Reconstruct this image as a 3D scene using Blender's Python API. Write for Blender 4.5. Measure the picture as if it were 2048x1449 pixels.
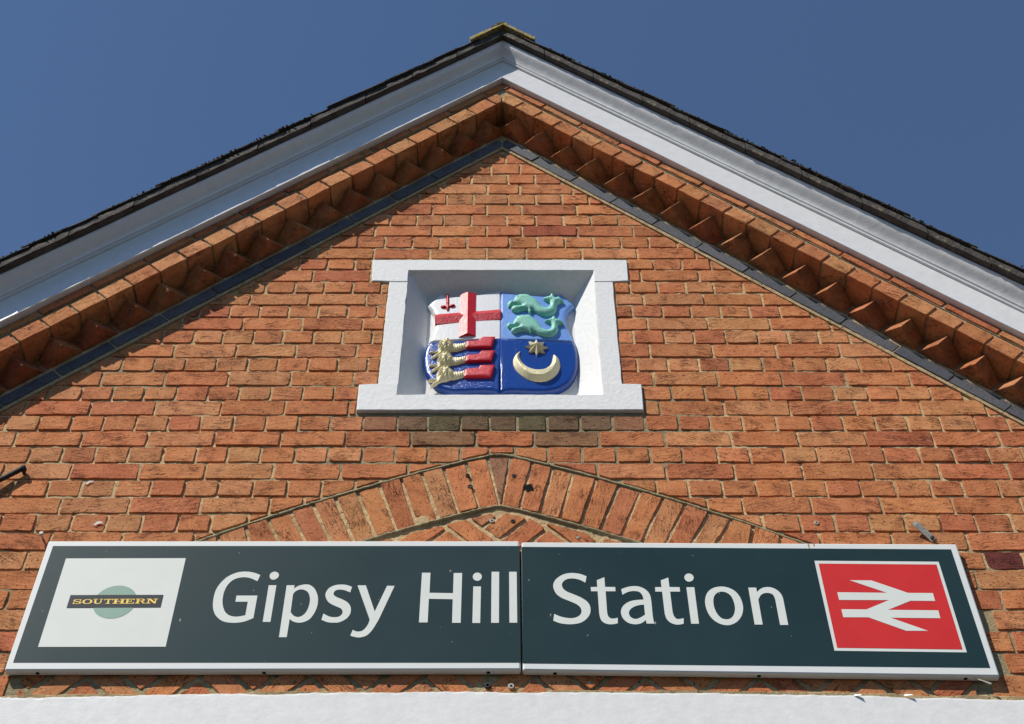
import bpy, math, random
import numpy as np
from mathutils import Vector, Matrix
from mathutils.geometry import tessellate_polygon, delaunay_2d_cdt

# ------------------------------------------------------------------ camera, sky, sun, exposure
scene = bpy.context.scene
for o in list(bpy.data.objects):
    bpy.data.objects.remove(o)
cam_data = bpy.data.cameras.new('camera')
cam_data.sensor_width = 36.0
cam_data.lens = 2885.0 / 2048.0 * 36.0
cam_data.clip_start = 0.05
cam_data.clip_end = 3000.0
cam = bpy.data.objects.new('camera', cam_data)
scene.collection.objects.link(cam)
cam.location = (0.0, -3.32, 1.6)
cam.rotation_euler = (math.radians(90 + 50.2), 0, 0)
scene.camera = cam

SUN = Vector((-0.98, -1.0, 1.62)).normalized()
SUN_EL = math.asin(SUN.z)
SUN_AZ = math.atan2(SUN.x, SUN.y)          # clockwise from +Y
world = bpy.data.worlds.new('World')
scene.world = world
world.use_nodes = True
wn = world.node_tree.nodes
wn.clear()
w_out = wn.new('ShaderNodeOutputWorld')
w_bg = wn.new('ShaderNodeBackground')
w_sky = wn.new('ShaderNodeTexSky')
w_sky.sky_type = 'NISHITA'
w_sky.sun_disc = False
w_sky.sun_elevation = SUN_EL
w_sky.sun_rotation = SUN_AZ
w_sky.altitude = 50
w_sky.air_density = 1.0
w_sky.dust_density = 0.0
w_sky.ozone_density = 5.0
w_bg.inputs['Strength'].default_value = 0.112
world.node_tree.links.new(w_sky.outputs[0], w_bg.inputs['Color'])
world.node_tree.links.new(w_bg.outputs[0], w_out.inputs['Surface'])

sun_data = bpy.data.lights.new('sun', 'SUN')
sun_data.energy = 5.0
sun_data.angle = math.radians(0.53)
sun_data.color = (1.0, 0.95, 0.88)
sun = bpy.data.objects.new('sun', sun_data)
scene.collection.objects.link(sun)
sun.location = SUN * 30
sun.rotation_euler = (-SUN).to_track_quat('-Z', 'Y').to_euler()

scene.view_settings.view_transform = 'Standard'
scene.view_settings.look = 'None'
scene.view_settings.exposure = 0.0
scene.view_settings.gamma = 1.0
scene.view_settings.use_curve_mapping = False
scene.cycles.use_denoising = True
scene.cycles.max_bounces = 6
scene.cycles.diffuse_bounces = 2

# ------------------------------------------------------------------ measured layout (metres; x across, z up, wall face at y = 0)
ZB = {23:7.0059,22:6.92,21:6.837,20:6.7596,19:6.6826,18:6.6063,17:6.5285,16:6.4508,15:6.3744,14:6.294,13:6.2193,12:6.1467,11:6.0707,10:5.9953,9:5.9212,8:5.8459,7:5.7703,6:5.6912,5:5.6121,4:5.5335,3:5.4545,2:5.3766,1:5.2989,0:5.22,-1:5.1425,-2:5.0638,-3:4.9843,-4:4.9053,-5:4.8291,-6:4.7493,-7:4.6685,-8:4.5898,-9:4.5105,-10:4.4314,-11:4.352,-12:4.2725,-13:4.1934,-14:4.1141,24:7.0848}
ROWS = {22:[-0.027],21:[-0.09,0.035],20:[-0.172,-0.017,0.097,0.208],19:[-0.322,-0.103,0.032,0.256],18:[-0.385,-0.272,-0.16,-0.016,0.097,0.207],17:[-0.328,-0.105,0.04,0.266],16:[-0.496,-0.387,-0.28,-0.166,-0.021,0.096,0.209,0.321,0.432],15:[-0.776,-0.552,-0.324,-0.104,0.04,0.263,0.489],14:[-0.724,-0.617,-0.507,-0.398,-0.288,-0.179,-0.011,0.101,0.211,0.324,0.435,0.546],13:[-0.77,-0.545,-0.324,-0.1,0.055,0.276,0.495,0.724],12:[-0.832,-0.723,-0.614,0.552,0.663,0.776],11:[-0.772,0.497,0.725],10:[-0.943,-0.832,-0.72,-0.611,-0.501,0.451,0.559,0.666,0.773,0.886],9:[-0.993,-0.773,-0.553,0.5,0.727,0.95],8:[-1.058,-0.946,-0.837,-0.727,-0.616,-0.507,0.45,0.565,0.672,0.782,0.892,1.006],7:[-1.227,-1.0,-0.778,-0.554,0.504,0.726,0.956],6:[-1.283,-1.168,-1.061,-0.95,-0.84,-0.73,-0.623,-0.513,0.446,0.558,0.668,0.783,0.901,1.015],5:[-1.226,-1.002,-0.784,-0.563,0.5,0.728,0.959,1.19],4:[-1.399,-1.283,-1.173,-1.062,-0.949,-0.84,-0.733,-0.625,-0.518,0.448,0.56,0.672,0.783,0.9,1.012,1.129,1.245,1.359],3:[-1.455,-1.23,-1.005,-0.785,-0.562,0.502,0.729,0.957,1.184,1.412],2:[-1.626,-1.51,-1.4,-1.289,-1.176,-1.066,-0.956,-0.845,-0.733,-0.625,0.559,0.676,0.787,0.902,1.016,1.13,1.247,1.353,1.467],1:[-1.46,-1.235,-1.008,-0.786,-0.565,0.512,0.735,0.961,1.19,1.416,1.64],0:[-1.619,-1.509,-1.399,-1.287,-1.177,-1.066,-0.952,-0.841,-0.732,-0.621,-0.509,-0.392,-0.289,-0.176,-0.078,0.017,0.12,0.233,0.343,0.456,0.569,0.678,0.79,0.905,1.022,1.134,1.244,1.354,1.468,1.585],-1:[-1.679,-1.454,-1.233,-1.006,-0.782,-0.564,-0.342,-0.122,0.074,0.294,0.742,0.967,1.196,1.423],-2:[-1.612,-1.502,-1.391,-1.28,-1.165,-1.054,-0.95,-0.84,-0.725,-0.615,-0.5,-0.39,-0.282,-0.172,-0.076,0.008,0.119,0.233,0.349,0.46,0.569,0.685,0.794,0.908,1.018,1.13,1.243,1.362,1.475,1.592,1.707],-3:[-1.678,-1.455,-1.228,-1.012,-0.786,-0.566,-0.344,0.28,0.507,0.734,0.958,1.189,1.409,1.638],-4:[-1.626,-1.51,-1.401,-1.293,-1.177,-1.066,-0.957,-0.843,-0.733,-0.62,-0.511,0.471,0.574,0.685,0.796,0.909,1.024,1.135,1.247,1.364,1.468,1.585],-5:[-1.452,-1.228,-1.001,-0.779,-0.671,0.628,0.742,0.961,1.187,1.418,1.639],-6:[-1.621,-1.513,-1.398,-1.286,-1.175,-1.061,-0.955,-0.84,0.797,0.915,1.024,1.136,1.246,1.359,1.472,1.585],-7:[-1.445,-1.222,-0.997,0.966,1.192,1.426]}
VJ = [((-0.8446,4.7607),(-0.8145,4.7104)),((-0.7779,4.799),(-0.732,4.7104)),((-0.7104,4.8378),(-0.6495,4.7104)),((-0.6416,4.8738),(-0.5692,4.7104)),((-0.5734,4.9003),(-0.4959,4.7104)),((-0.5049,4.9303),(-0.4257,4.7229)),((-0.4357,4.9607),(-0.3633,4.7543)),((-0.3656,4.9879),(-0.3022,4.7798)),((-0.2996,5.0119),(-0.2311,4.799)),((-0.2282,5.0361),(-0.169,4.8248)),((-0.1537,5.057),(-0.1039,4.8443)),((-0.0836,5.0816),(-0.0407,4.8705)),((-0.0047,5.0895),(-0.0361,4.8609)),((0.0681,5.0604),(0.0246,4.8507)),((0.1352,5.028),(0.0873,4.8272)),((0.2045,5.0102),(0.152,4.8038)),((0.2781,4.9854),(0.2162,4.7839)),((0.3513,4.9643),(0.2772,4.7544)),((0.4203,4.926),(0.3425,4.7283)),((0.4896,4.9018),(0.4079,4.7121)),((0.5598,4.8677),(0.4859,4.7089)),((0.6316,4.8339),(0.5664,4.7089)),((0.6995,4.7939),(0.6493,4.7089)),((0.7641,4.7544),(0.7393,4.7089))]
LETTERS = [('G',[[(-0.7624,4.5449,1),(-0.7841,4.5547),(-0.8108,4.559),(-0.8362,4.5542),(-0.8599,4.5387),(-0.8786,4.5123),(-0.8888,4.4794),(-0.8889,4.4375),(-0.8825,4.4065),(-0.8705,4.384),(-0.8512,4.3667),(-0.8297,4.36),(-0.8061,4.3596),(-0.7832,4.3647),(-0.7605,4.3772,1),(-0.7603,4.4636,1),(-0.8229,4.4636,1),(-0.8226,4.4396,1),(-0.7858,4.4396,1),(-0.7857,4.388,1),(-0.8017,4.3836),(-0.8157,4.3825),(-0.8322,4.387),(-0.8469,4.4003),(-0.8571,4.423),(-0.8622,4.45),(-0.8617,4.4815),(-0.8538,4.5091),(-0.8388,4.5279),(-0.8156,4.5359),(-0.7925,4.5331),(-0.768,4.5202,1)]]),('i',[[(-0.7319,4.5042,1),(-0.7088,4.5042,1),(-0.7085,4.3626,1),(-0.7312,4.3626,1)]]),('dot',[[(-0.7218,4.5586),(-0.7107,4.5542),(-0.7062,4.5445),(-0.7089,4.5337),(-0.7193,4.5262),(-0.7287,4.5294),(-0.7338,4.5402),(-0.7316,4.5521)]]),('p',[[(-0.6778,4.5042,1),(-0.6543,4.5042,1),(-0.6539,4.491,1),(-0.6412,4.5023),(-0.6208,4.5076),(-0.6058,4.5038),(-0.5913,4.4889),(-0.5818,4.4668),(-0.578,4.45),(-0.5774,4.425),(-0.582,4.4003),(-0.5936,4.3748),(-0.6096,4.3626),(-0.6266,4.3596),(-0.6429,4.3647),(-0.6534,4.3738,1),(-0.6539,4.3056,1),(-0.6765,4.3056,1)],[(-0.6547,4.4689,1),(-0.6484,4.4804),(-0.6363,4.4874),(-0.6232,4.4857),(-0.61,4.4752),(-0.6022,4.4521),(-0.6021,4.425),(-0.6075,4.4013),(-0.617,4.387),(-0.629,4.3809),(-0.643,4.386),(-0.6536,4.3993,1)]]),('s',[[(-0.4806,4.4974,1),(-0.4963,4.5048),(-0.5143,4.507),(-0.5334,4.5038),(-0.55,4.4921),(-0.5573,4.4731),(-0.556,4.4584),(-0.5483,4.4417),(-0.536,4.4302),(-0.5192,4.4209),(-0.5057,4.4127),(-0.5005,4.4024),(-0.5014,4.3921),(-0.5093,4.3829),(-0.5217,4.3803),(-0.5378,4.3829),(-0.5563,4.3942,1),(-0.5598,4.3707,1),(-0.542,4.362),(-0.5245,4.3596),(-0.5058,4.3616),(-0.4879,4.3738),(-0.4783,4.3901),(-0.4764,4.4085),(-0.4805,4.425),(-0.4905,4.4385),(-0.5058,4.449),(-0.5209,4.4563),(-0.5304,4.4636),(-0.5337,4.4699),(-0.5319,4.4794),(-0.5236,4.4861),(-0.5124,4.4868),(-0.4993,4.4836),(-0.4844,4.4758,1)]]),('y',[[(-0.4647,4.5038,1),(-0.4396,4.5038,1),(-0.4055,4.402,1),(-0.3757,4.5021,1),(-0.3531,4.5016,1),(-0.3902,4.3758,1),(-0.4001,4.3495),(-0.4117,4.3254),(-0.4246,4.3105),(-0.4428,4.3046),(-0.457,4.3065),(-0.4699,4.3111,1),(-0.4647,4.3328,1),(-0.4557,4.3278),(-0.4462,4.3264),(-0.4355,4.3304),(-0.427,4.3415),(-0.421,4.3556),(-0.4179,4.3707,1)]]),('H',[[(-0.2732,4.5542,1),(-0.2475,4.5542,1),(-0.2469,4.4745,1),(-0.1764,4.4731,1),(-0.177,4.5531,1),(-0.1513,4.5531,1),(-0.1505,4.3592,1),(-0.1757,4.3592,1),(-0.1765,4.4494,1),(-0.2478,4.451,1),(-0.2474,4.3606,1),(-0.2729,4.3606,1)]]),('i',[[(-0.1164,4.4995,1),(-0.0933,4.4995,1),(-0.0933,4.3586,1),(-0.1162,4.3586,1)]]),('dot',[[(-0.0914,4.5382),(-0.0931,4.5301),(-0.0979,4.5241),(-0.1047,4.5219),(-0.1116,4.5241),(-0.1167,4.5301),(-0.1187,4.5382),(-0.117,4.5464),(-0.1121,4.5525),(-0.1053,4.5547),(-0.0984,4.5525),(-0.0933,4.5464)]]),('l',[[(-0.0621,4.5581,1),(-0.039,4.5581,1),(-0.0383,4.3592,1),(-0.0612,4.3592,1)]]),('l',[[(-0.0088,4.5581,1),(0.0142,4.5581,1),(0.0153,4.3596,1),(-0.0075,4.3596,1)]]),('S',[[(0.2256,4.5398,1),(0.2076,4.5489),(0.1849,4.5532),(0.1636,4.5506),(0.1455,4.5409),(0.1305,4.5248),(0.124,4.5056),(0.1256,4.4886),(0.1332,4.4696),(0.1481,4.4549),(0.1686,4.4434),(0.1889,4.432),(0.2013,4.4196),(0.2055,4.4051),(0.2018,4.3908),(0.1904,4.3806),(0.1744,4.3765),(0.1524,4.3796),(0.1368,4.3857),(0.1246,4.3932,1),(0.121,4.3674,1),(0.1392,4.3583),(0.1596,4.3542),(0.1784,4.3542),(0.2007,4.3593),(0.2185,4.3735),(0.2296,4.3928),(0.2324,4.4113),(0.2295,4.4289),(0.2197,4.4445),(0.2027,4.458),(0.1822,4.4696),(0.1648,4.4791),(0.1546,4.4896),(0.1502,4.5034),(0.1529,4.5162),(0.163,4.5269),(0.1777,4.5312),(0.1939,4.5295),(0.2083,4.5237),(0.2212,4.5145,1)]]),('t',[[(0.2561,4.5244,1),(0.2794,4.5362,1),(0.2796,4.4977,1),(0.3101,4.4971,1),(0.3102,4.4805,1),(0.2804,4.4805,1),(0.2808,4.4031,1),(0.2824,4.3867),(0.2882,4.3775),(0.2975,4.3749),(0.3111,4.3779,1),(0.31,4.3573,1),(0.298,4.3542),(0.2838,4.3538),(0.2699,4.3593),(0.2611,4.3714),(0.2573,4.3928,1),(0.2566,4.4805,1),(0.2368,4.4805,1),(0.2363,4.4971,1),(0.2562,4.4975,1)]]),('a',[[(0.3275,4.4886,1),(0.3461,4.4971),(0.3673,4.5009),(0.3864,4.4971),(0.4033,4.4843),(0.4124,4.4654),(0.4145,4.4403,1),(0.4145,4.3867,1),(0.4156,4.3664),(0.4177,4.3563,1),(0.3946,4.3563,1),(0.3927,4.3694,1),(0.3817,4.3593),(0.3688,4.3542),(0.3546,4.3542),(0.3393,4.3603),(0.3261,4.3765),(0.3215,4.399),(0.3261,4.4175),(0.3373,4.432),(0.3539,4.4424),(0.3734,4.4465),(0.3919,4.448,1),(0.3891,4.4654),(0.3818,4.477),(0.3693,4.4812),(0.3547,4.4801),(0.3415,4.4748),(0.3301,4.4664,1)],[(0.3918,4.4285,1),(0.3784,4.4268),(0.3621,4.4206),(0.3503,4.4103),(0.3452,4.398),(0.3471,4.3847),(0.356,4.3755),(0.367,4.3741),(0.38,4.3806),(0.3921,4.3898,1)]]),('t',[[(0.449,4.5237,1),(0.4727,4.5349,1),(0.4731,4.4971,1),(0.5034,4.4966,1),(0.5033,4.4791,1),(0.4735,4.4791,1),(0.4742,4.401,1),(0.4771,4.3847),(0.4834,4.3749),(0.4919,4.3735),(0.5048,4.3765,1),(0.5029,4.3557,1),(0.4901,4.3526),(0.4775,4.3532),(0.464,4.3603),(0.4548,4.3735),(0.4507,4.3908,1),(0.4495,4.4791,1),(0.4294,4.4791,1),(0.4298,4.4966,1),(0.4493,4.4971,1)]]),('i',[[(0.5238,4.4964,1),(0.5476,4.4964,1),(0.5478,4.3557,1),(0.5249,4.3557,1)]]),('dot',[[(0.5346,4.5511),(0.5449,4.5474),(0.5495,4.5366),(0.5459,4.5248),(0.5356,4.5184),(0.5262,4.5216),(0.5213,4.5334),(0.5251,4.5452)]]),('o',[[(0.6307,4.4992),(0.651,4.4939),(0.6688,4.4801),(0.6804,4.457),(0.6848,4.4299),(0.6831,4.4072),(0.6756,4.3847),(0.6613,4.3643),(0.6442,4.3532),(0.6282,4.3502),(0.6099,4.3552),(0.5925,4.3694),(0.5805,4.3908),(0.5746,4.4175),(0.5742,4.4403),(0.5793,4.4633),(0.5901,4.4822),(0.6076,4.4949)],[(0.6284,4.4791),(0.6439,4.4738),(0.655,4.4591),(0.6601,4.4341),(0.6598,4.4113),(0.6531,4.3887),(0.6421,4.3755),(0.6291,4.3725),(0.6155,4.3775),(0.6047,4.3949),(0.5993,4.4175),(0.599,4.4403),(0.6029,4.4591),(0.6134,4.4738)]]),('n',[[(0.7096,4.4949,1),(0.7333,4.4949,1),(0.7337,4.4774,1),(0.7428,4.4875),(0.7551,4.4949),(0.7715,4.4971),(0.7883,4.4907),(0.8009,4.477),(0.8072,4.4591),(0.8082,4.4382,1),(0.8086,4.3512,1),(0.7846,4.3512,1),(0.7842,4.4465,1),(0.7825,4.4601),(0.7774,4.4696),(0.7651,4.4742),(0.7519,4.4717),(0.742,4.4633),(0.7335,4.4476,1),(0.734,4.3526,1),(0.7105,4.3526,1)]])]
BOX_W = [(0.9257,4.6031),(1.3051,4.599),(1.307,4.2501),(0.9276,4.2561)]
BOX_R = [(0.9364,4.5912),(1.2956,4.5871),(1.297,4.2603),(0.937,4.2667)]
ARROW = [(1.0186,4.5235),(1.0848,4.5225),(1.1847,4.4732),(1.259,4.4726),(1.2588,4.4418),(1.1856,4.4425),(1.1119,4.4076),(1.26,4.4057),(1.2593,4.3757),(1.1132,4.3776),(1.2129,4.3284),(1.1493,4.3284),(1.0481,4.3792),(0.9743,4.3792),(0.9741,4.4099),(1.0484,4.4092),(1.1219,4.4451),(0.9737,4.4457),(0.9735,4.4758),(1.1214,4.4736)]
LOGO_SQ = [(-1.3676,4.6125),(-1.0004,4.6136),(-0.999,4.2708),(-1.3669,4.2699)]
LOGO_BAR = [(-1.3185,4.4649),(-1.0414,4.4659),(-1.0412,4.4176),(-1.319,4.4157)]
DISC = (-1.18105,4.4388000000000005,0.06380000000000008)
SMALL = [('S',-1.3062,-1.2795,4.4295,4.4479),('O',-1.2773,-1.2476,4.4298,4.4482),('U',-1.2456,-1.2156,4.4301,4.4486),('T',-1.2131,-1.1875,4.4304,4.4489),('H',-1.1868,-1.1506,4.4307,4.4492),('E',-1.1502,-1.1213,4.431,4.4495),('R',-1.1195,-1.089,4.4313,4.4498),('N',-1.0875,-1.054,4.4316,4.4501)]
TRAYS = [[(-1.4403,4.6879),(0.023,4.6879),(0.0249,4.1898),(-1.443,4.1871)],[(0.0295,4.6835),(1.3786,4.6747),(1.3813,4.1665),(0.0305,4.188)]]
GREEN = [[(-1.4202,4.6649),(0.0231,4.6649),(0.0247,4.214),(-1.4243,4.214)],[(0.03,4.6613),(1.3551,4.6509),(1.3603,4.1953),(0.0305,4.2113)]]
SHIELD = [(-0.3231,6.0031,1),(-0.2795,6.0691,1),(-0.2438,6.0558),(-0.202,6.0515),(-0.1316,6.0579),(-0.0836,6.0664),(-0.0436,6.0755,1),(-0.0034,6.0632),(0.0447,6.0537),(0.0991,6.0537),(0.1441,6.06),(0.1956,6.0685,1),(0.24,6.0031,1),(0.2167,5.9677),(0.2057,5.9163),(0.2102,5.8556),(0.2241,5.8033),(0.2341,5.7615),(0.241,5.713),(0.2404,5.6509),(0.2336,5.6039),(0.2178,5.5599),(0.1884,5.5232),(0.1448,5.4973),(0.0914,5.487),(0.0264,5.4883),(-0.009,5.487),(-0.0297,5.4802),(-0.0429,5.4676,1),(-0.0562,5.4802),(-0.077,5.487),(-0.1213,5.4892),(-0.2041,5.4892),(-0.2521,5.5096),(-0.2893,5.5484),(-0.3117,5.5946),(-0.3225,5.6509),(-0.324,5.7034),(-0.3165,5.7517),(-0.3043,5.7909),(-0.2956,5.8405),(-0.2917,5.8959),(-0.2986,5.9496)]
SH_C = (-0.0418,5.7762)
CROSS = [(-0.1997,6.0526),(-0.1397,6.0546),(-0.1372,5.7892),(-0.1981,5.7868),(-0.2944,5.9334),(-0.2904,5.8715),(-0.043,5.9484),(-0.0426,5.8887),(-0.1704,6.0526),(-0.1666,5.7952),(-0.2918,5.906),(-0.0428,5.9234)]
SWORD = [[(-0.256,6.0598),(-0.2441,6.0598),(-0.2408,5.9887),(-0.2519,5.9887)],[(-0.2741,5.9823),(-0.2659,5.9892),(-0.2541,5.9849),(-0.253,5.976),(-0.2621,5.9697),(-0.2707,5.9735)],[(-0.2394,5.9836),(-0.2289,5.9925),(-0.218,5.9882),(-0.2192,5.9791),(-0.2291,5.974),(-0.2389,5.976)],[(-0.2523,5.9899),(-0.2399,5.9899),(-0.2411,5.9634),(-0.2457,5.9509),(-0.2508,5.9634)]]
DOLPHINS = [[(-0.0185,5.9756),(-0.0126,5.9918),(-0.0034,5.9973),(0.0059,5.9951),(0.0079,6.0125),(0.0153,6.0278),(0.0273,6.0377),(0.0433,6.041),(0.0592,6.0388),(0.0685,6.0355),(0.0764,6.0278),(0.0856,6.0191),(0.0948,6.0082),(0.1026,5.9951),(0.1077,5.9821),(0.1141,5.9702),(0.1219,5.9637),(0.1298,5.9622),(0.1378,5.9669),(0.1433,5.9799),(0.1449,5.9929),(0.1424,6.0038),(0.1345,6.006),(0.1201,6.0169),(0.1263,6.0289),(0.1364,6.0333),(0.1458,6.0399),(0.1487,6.052),(0.1555,6.0554),(0.1606,6.0476),(0.1643,6.0322),(0.1709,6.0311),(0.1791,6.0377),(0.1881,6.0278),(0.1958,6.0169),(0.2001,6.0027),(0.1888,6.0038),(0.1793,5.9951),(0.1717,5.9821),(0.1708,5.9605),(0.1662,5.9411),(0.1566,5.9262),(0.142,5.9177),(0.1263,5.9151),(0.1093,5.9187),(0.095,5.9279),(0.0834,5.939),(0.0755,5.9433),(0.0734,5.9283),(0.0675,5.9241),(0.0623,5.9315),(0.0591,5.9433),(0.0479,5.945),(0.0374,5.9422),(0.0242,5.9337),(0.0098,5.9315),(-0.0007,5.9379),(-0.004,5.9508),(0.0033,5.9637),(0.0164,5.9669),(0.0323,5.9674),(0.0323,5.9708),(0.0204,5.9756),(0.0112,5.9777),(0.0033,5.968),(-0.006,5.9605),(-0.0132,5.9594)],[(-0.0201,5.8429),(-0.0163,5.8544),(-0.0098,5.8586),(-0.002,5.8534),(0.0032,5.8544),(0.0058,5.8733),(0.015,5.8891),(0.0189,5.9028),(0.0267,5.9028),(0.0372,5.9098),(0.0477,5.906),(0.0608,5.9071),(0.0738,5.9007),(0.0815,5.8901),(0.0931,5.8775),(0.0994,5.867),(0.1057,5.8544),(0.112,5.8377),(0.1196,5.8278),(0.1299,5.8247),(0.1403,5.8294),(0.147,5.8419),(0.148,5.8586),(0.1437,5.8701),(0.1334,5.8743),(0.1224,5.879),(0.1349,5.888),(0.1468,5.8965),(0.1523,5.9071),(0.1602,5.9113),(0.1666,5.9028),(0.1689,5.8922),(0.1782,5.8954),(0.1858,5.888),(0.1933,5.8754),(0.1981,5.8628),(0.1878,5.867),(0.1774,5.8659),(0.1726,5.8544),(0.1738,5.8357),(0.1698,5.8191),(0.1617,5.805),(0.1486,5.7933),(0.1318,5.7892),(0.1125,5.7919),(0.0972,5.7995),(0.0844,5.8092),(0.0754,5.8133),(0.0708,5.8005),(0.065,5.8036),(0.0599,5.8098),(0.0419,5.8139),(0.029,5.8129),(0.0161,5.803),(0.0058,5.7995),(-0.0026,5.8063),(-0.0046,5.817),(0.0019,5.8269),(0.0097,5.8305),(0.0252,5.8388),(0.0162,5.8419),(0.0032,5.8373),(-0.0072,5.8298),(-0.0143,5.8315)]]
LIONS = [[(-0.3037,5.7025),(-0.2945,5.7101),(-0.2751,5.7075),(-0.2733,5.7318),(-0.27,5.7515),(-0.2581,5.7668),(-0.2431,5.773),(-0.2276,5.7668),(-0.2173,5.746),(-0.2034,5.7432),(-0.1896,5.7427),(-0.1684,5.7493,1),(-0.1676,5.7161,1),(-0.1886,5.7083),(-0.2036,5.7025),(-0.2214,5.7014),(-0.2321,5.6949),(-0.243,5.6932),(-0.258,5.6896),(-0.2754,5.6809),(-0.2899,5.667),(-0.2929,5.6734),(-0.2826,5.6885),(-0.2726,5.6967),(-0.2749,5.7014),(-0.2927,5.7014)],[(-0.3028,5.6251),(-0.2936,5.6325),(-0.2745,5.63),(-0.2727,5.6538),(-0.2694,5.673),(-0.2576,5.688),(-0.2428,5.6941),(-0.2275,5.688),(-0.2173,5.6677),(-0.2036,5.6649),(-0.1899,5.6644),(-0.1689,5.6709,1),(-0.1681,5.6385,1),(-0.189,5.6308),(-0.2037,5.6251),(-0.2213,5.6241),(-0.232,5.6177),(-0.2428,5.6161),(-0.2575,5.6125),(-0.2748,5.6041),(-0.2891,5.5904),(-0.2921,5.5967),(-0.2819,5.6114),(-0.272,5.6194),(-0.2742,5.6241),(-0.2919,5.6241)],[(-0.3022,5.5451),(-0.2931,5.5524),(-0.2742,5.5499),(-0.2725,5.5731),(-0.2692,5.5919),(-0.2576,5.6066),(-0.2429,5.6125),(-0.2278,5.6066),(-0.2177,5.5867),(-0.2041,5.584),(-0.1906,5.5835),(-0.1699,5.5898,1),(-0.1691,5.5582,1),(-0.1897,5.5507),(-0.2043,5.5451),(-0.2217,5.5441),(-0.2322,5.5379),(-0.2429,5.5363),(-0.2575,5.5328),(-0.2745,5.5246),(-0.2887,5.5113),(-0.2916,5.5174),(-0.2815,5.5317),(-0.2718,5.5396),(-0.274,5.5441),(-0.2914,5.5441)]]
LION_C = [(-0.2452,5.7351),(-0.2445,5.6563),(-0.2382,5.5762)]
SLEEVES = [[(-0.1684,5.7493,1),(-0.1497,5.751,1),(-0.1221,5.7526,1),(-0.1154,5.7646,1),(-0.1073,5.773,1),(-0.0629,5.7724,1),(-0.0747,5.7144,1),(-0.1675,5.7155,1)],[(-0.1686,5.6649,1),(-0.1576,5.6724,1),(-0.1221,5.6734,1),(-0.1115,5.6917,1),(-0.0622,5.6928,1),(-0.0753,5.6368,1),(-0.1679,5.6361,1)],[(-0.1708,5.5888,1),(-0.1625,5.5929,1),(-0.1208,5.5971,1),(-0.1142,5.6097,1),(-0.0628,5.6108,1),(-0.0743,5.5482,1),(-0.1712,5.5513,1)]]
CRESC = [(0.0298,5.6982,1),(0.0153,5.6799),(0.0058,5.6542),(0.0037,5.633),(0.0084,5.6076),(0.0205,5.5825),(0.0419,5.5555),(0.0686,5.5379),(0.0926,5.5332),(0.1195,5.5373),(0.144,5.5544),(0.1634,5.5815),(0.1736,5.6118),(0.1755,5.633),(0.1708,5.6627),(0.1617,5.6799),(0.1523,5.6874,1),(0.1491,5.667),(0.1459,5.6457),(0.1373,5.6224),(0.118,5.6034),(0.0962,5.5961),(0.0773,5.5992),(0.0558,5.6118),(0.0383,5.633),(0.0289,5.6563),(0.027,5.6756)]
STAR = ((0.0904,5.7231),0.04130000000000002,0.04559999999999986)
SCREWS = [(-0.146,5.0016),(-0.1367,4.9492),(-0.0635,4.7958),(0.0063,4.9995),(0.0028,4.7939),(0.2069,4.7231),(0.9651,4.7867),(-1.4706,4.7195)]
HOLE = (0.0545,4.9419)
STRAP = [(1.2663,4.7677),(1.321,4.7113)]
ROD = [(-1.686,4.943),(-1.6001,5.0175)]
UNDER = [(-0.3501,4.1534),(-0.0692,4.1523),(-0.0024,4.1493),(0.2191,4.1606)]
TIE = [(1.3067,4.1656),(1.3462,4.1408)]
SPLAT = [(-1.3813,4.9681),(-1.3121,4.7836)]
RUST = (0.9181,4.674)
HOLES_U = [-1.3501,-0.706,-0.0673,0.1223,0.7017,1.2865]

XC = -0.043          # centre line of the gable
AZ = 1.6             # rake lines are written as z + |x - XC| = c + AZ
R2 = math.sqrt(2)
RNG = random.Random(7)

# ------------------------------------------------------------------ helpers
WLOC = {}
COL = scene.collection

def link(o, parent, loc):
    COL.objects.link(o)
    o.location = loc
    WLOC[o.name] = Vector(loc)
    if parent is not None:
        o.parent = parent
        o.matrix_parent_inverse = Matrix.Translation(-WLOC[parent.name])

def thing(name, label, cat, loc, group=None):
    o = bpy.data.objects.new(name, None)
    o.empty_display_size = 0.1
    link(o, None, loc)
    o['label'] = label
    o['category'] = cat
    if group:
        o['group'] = group
    return o

def tag(o, label, cat, group=None):
    o['label'] = label
    o['category'] = cat
    if group:
        o['group'] = group
    return o

def mk(name, verts, faces, mat, parent=None, smooth=False, tint=None, bp=None, kind=None, label=None, mats=None, fmat=None):
    V = np.array(verts, dtype=float)
    c = (V.min(0) + V.max(0)) / 2
    me = bpy.data.meshes.new(name)
    me.from_pydata((V - c).tolist(), [], [list(f) for f in faces])
    if mats:
        for m in mats:
            me.materials.append(m)
        me.polygons.foreach_set('material_index', fmat)
    else:
        me.materials.append(mat)
    if smooth:
        me.polygons.foreach_set('use_smooth', [True] * len(me.polygons))
    if tint is not None:
        a = me.attributes.new('tint', 'FLOAT_COLOR', 'POINT')
        T = np.array(tint, dtype=float)
        if T.ndim == 1:
            T = np.tile(T, (len(V), 1))
        a.data.foreach_set('color', np.hstack([T, np.ones((len(V), 1))]).ravel())
    if bp is not None:
        a = me.attributes.new('bp', 'FLOAT_VECTOR', 'POINT')
        a.data.foreach_set('vector', np.array(bp, dtype=float).ravel())
    me.update()
    o = bpy.data.objects.new(name, me)
    link(o, parent, tuple(c))
    if kind:
        o['kind'] = kind
    if label:
        o['label'] = label
    return o

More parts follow.
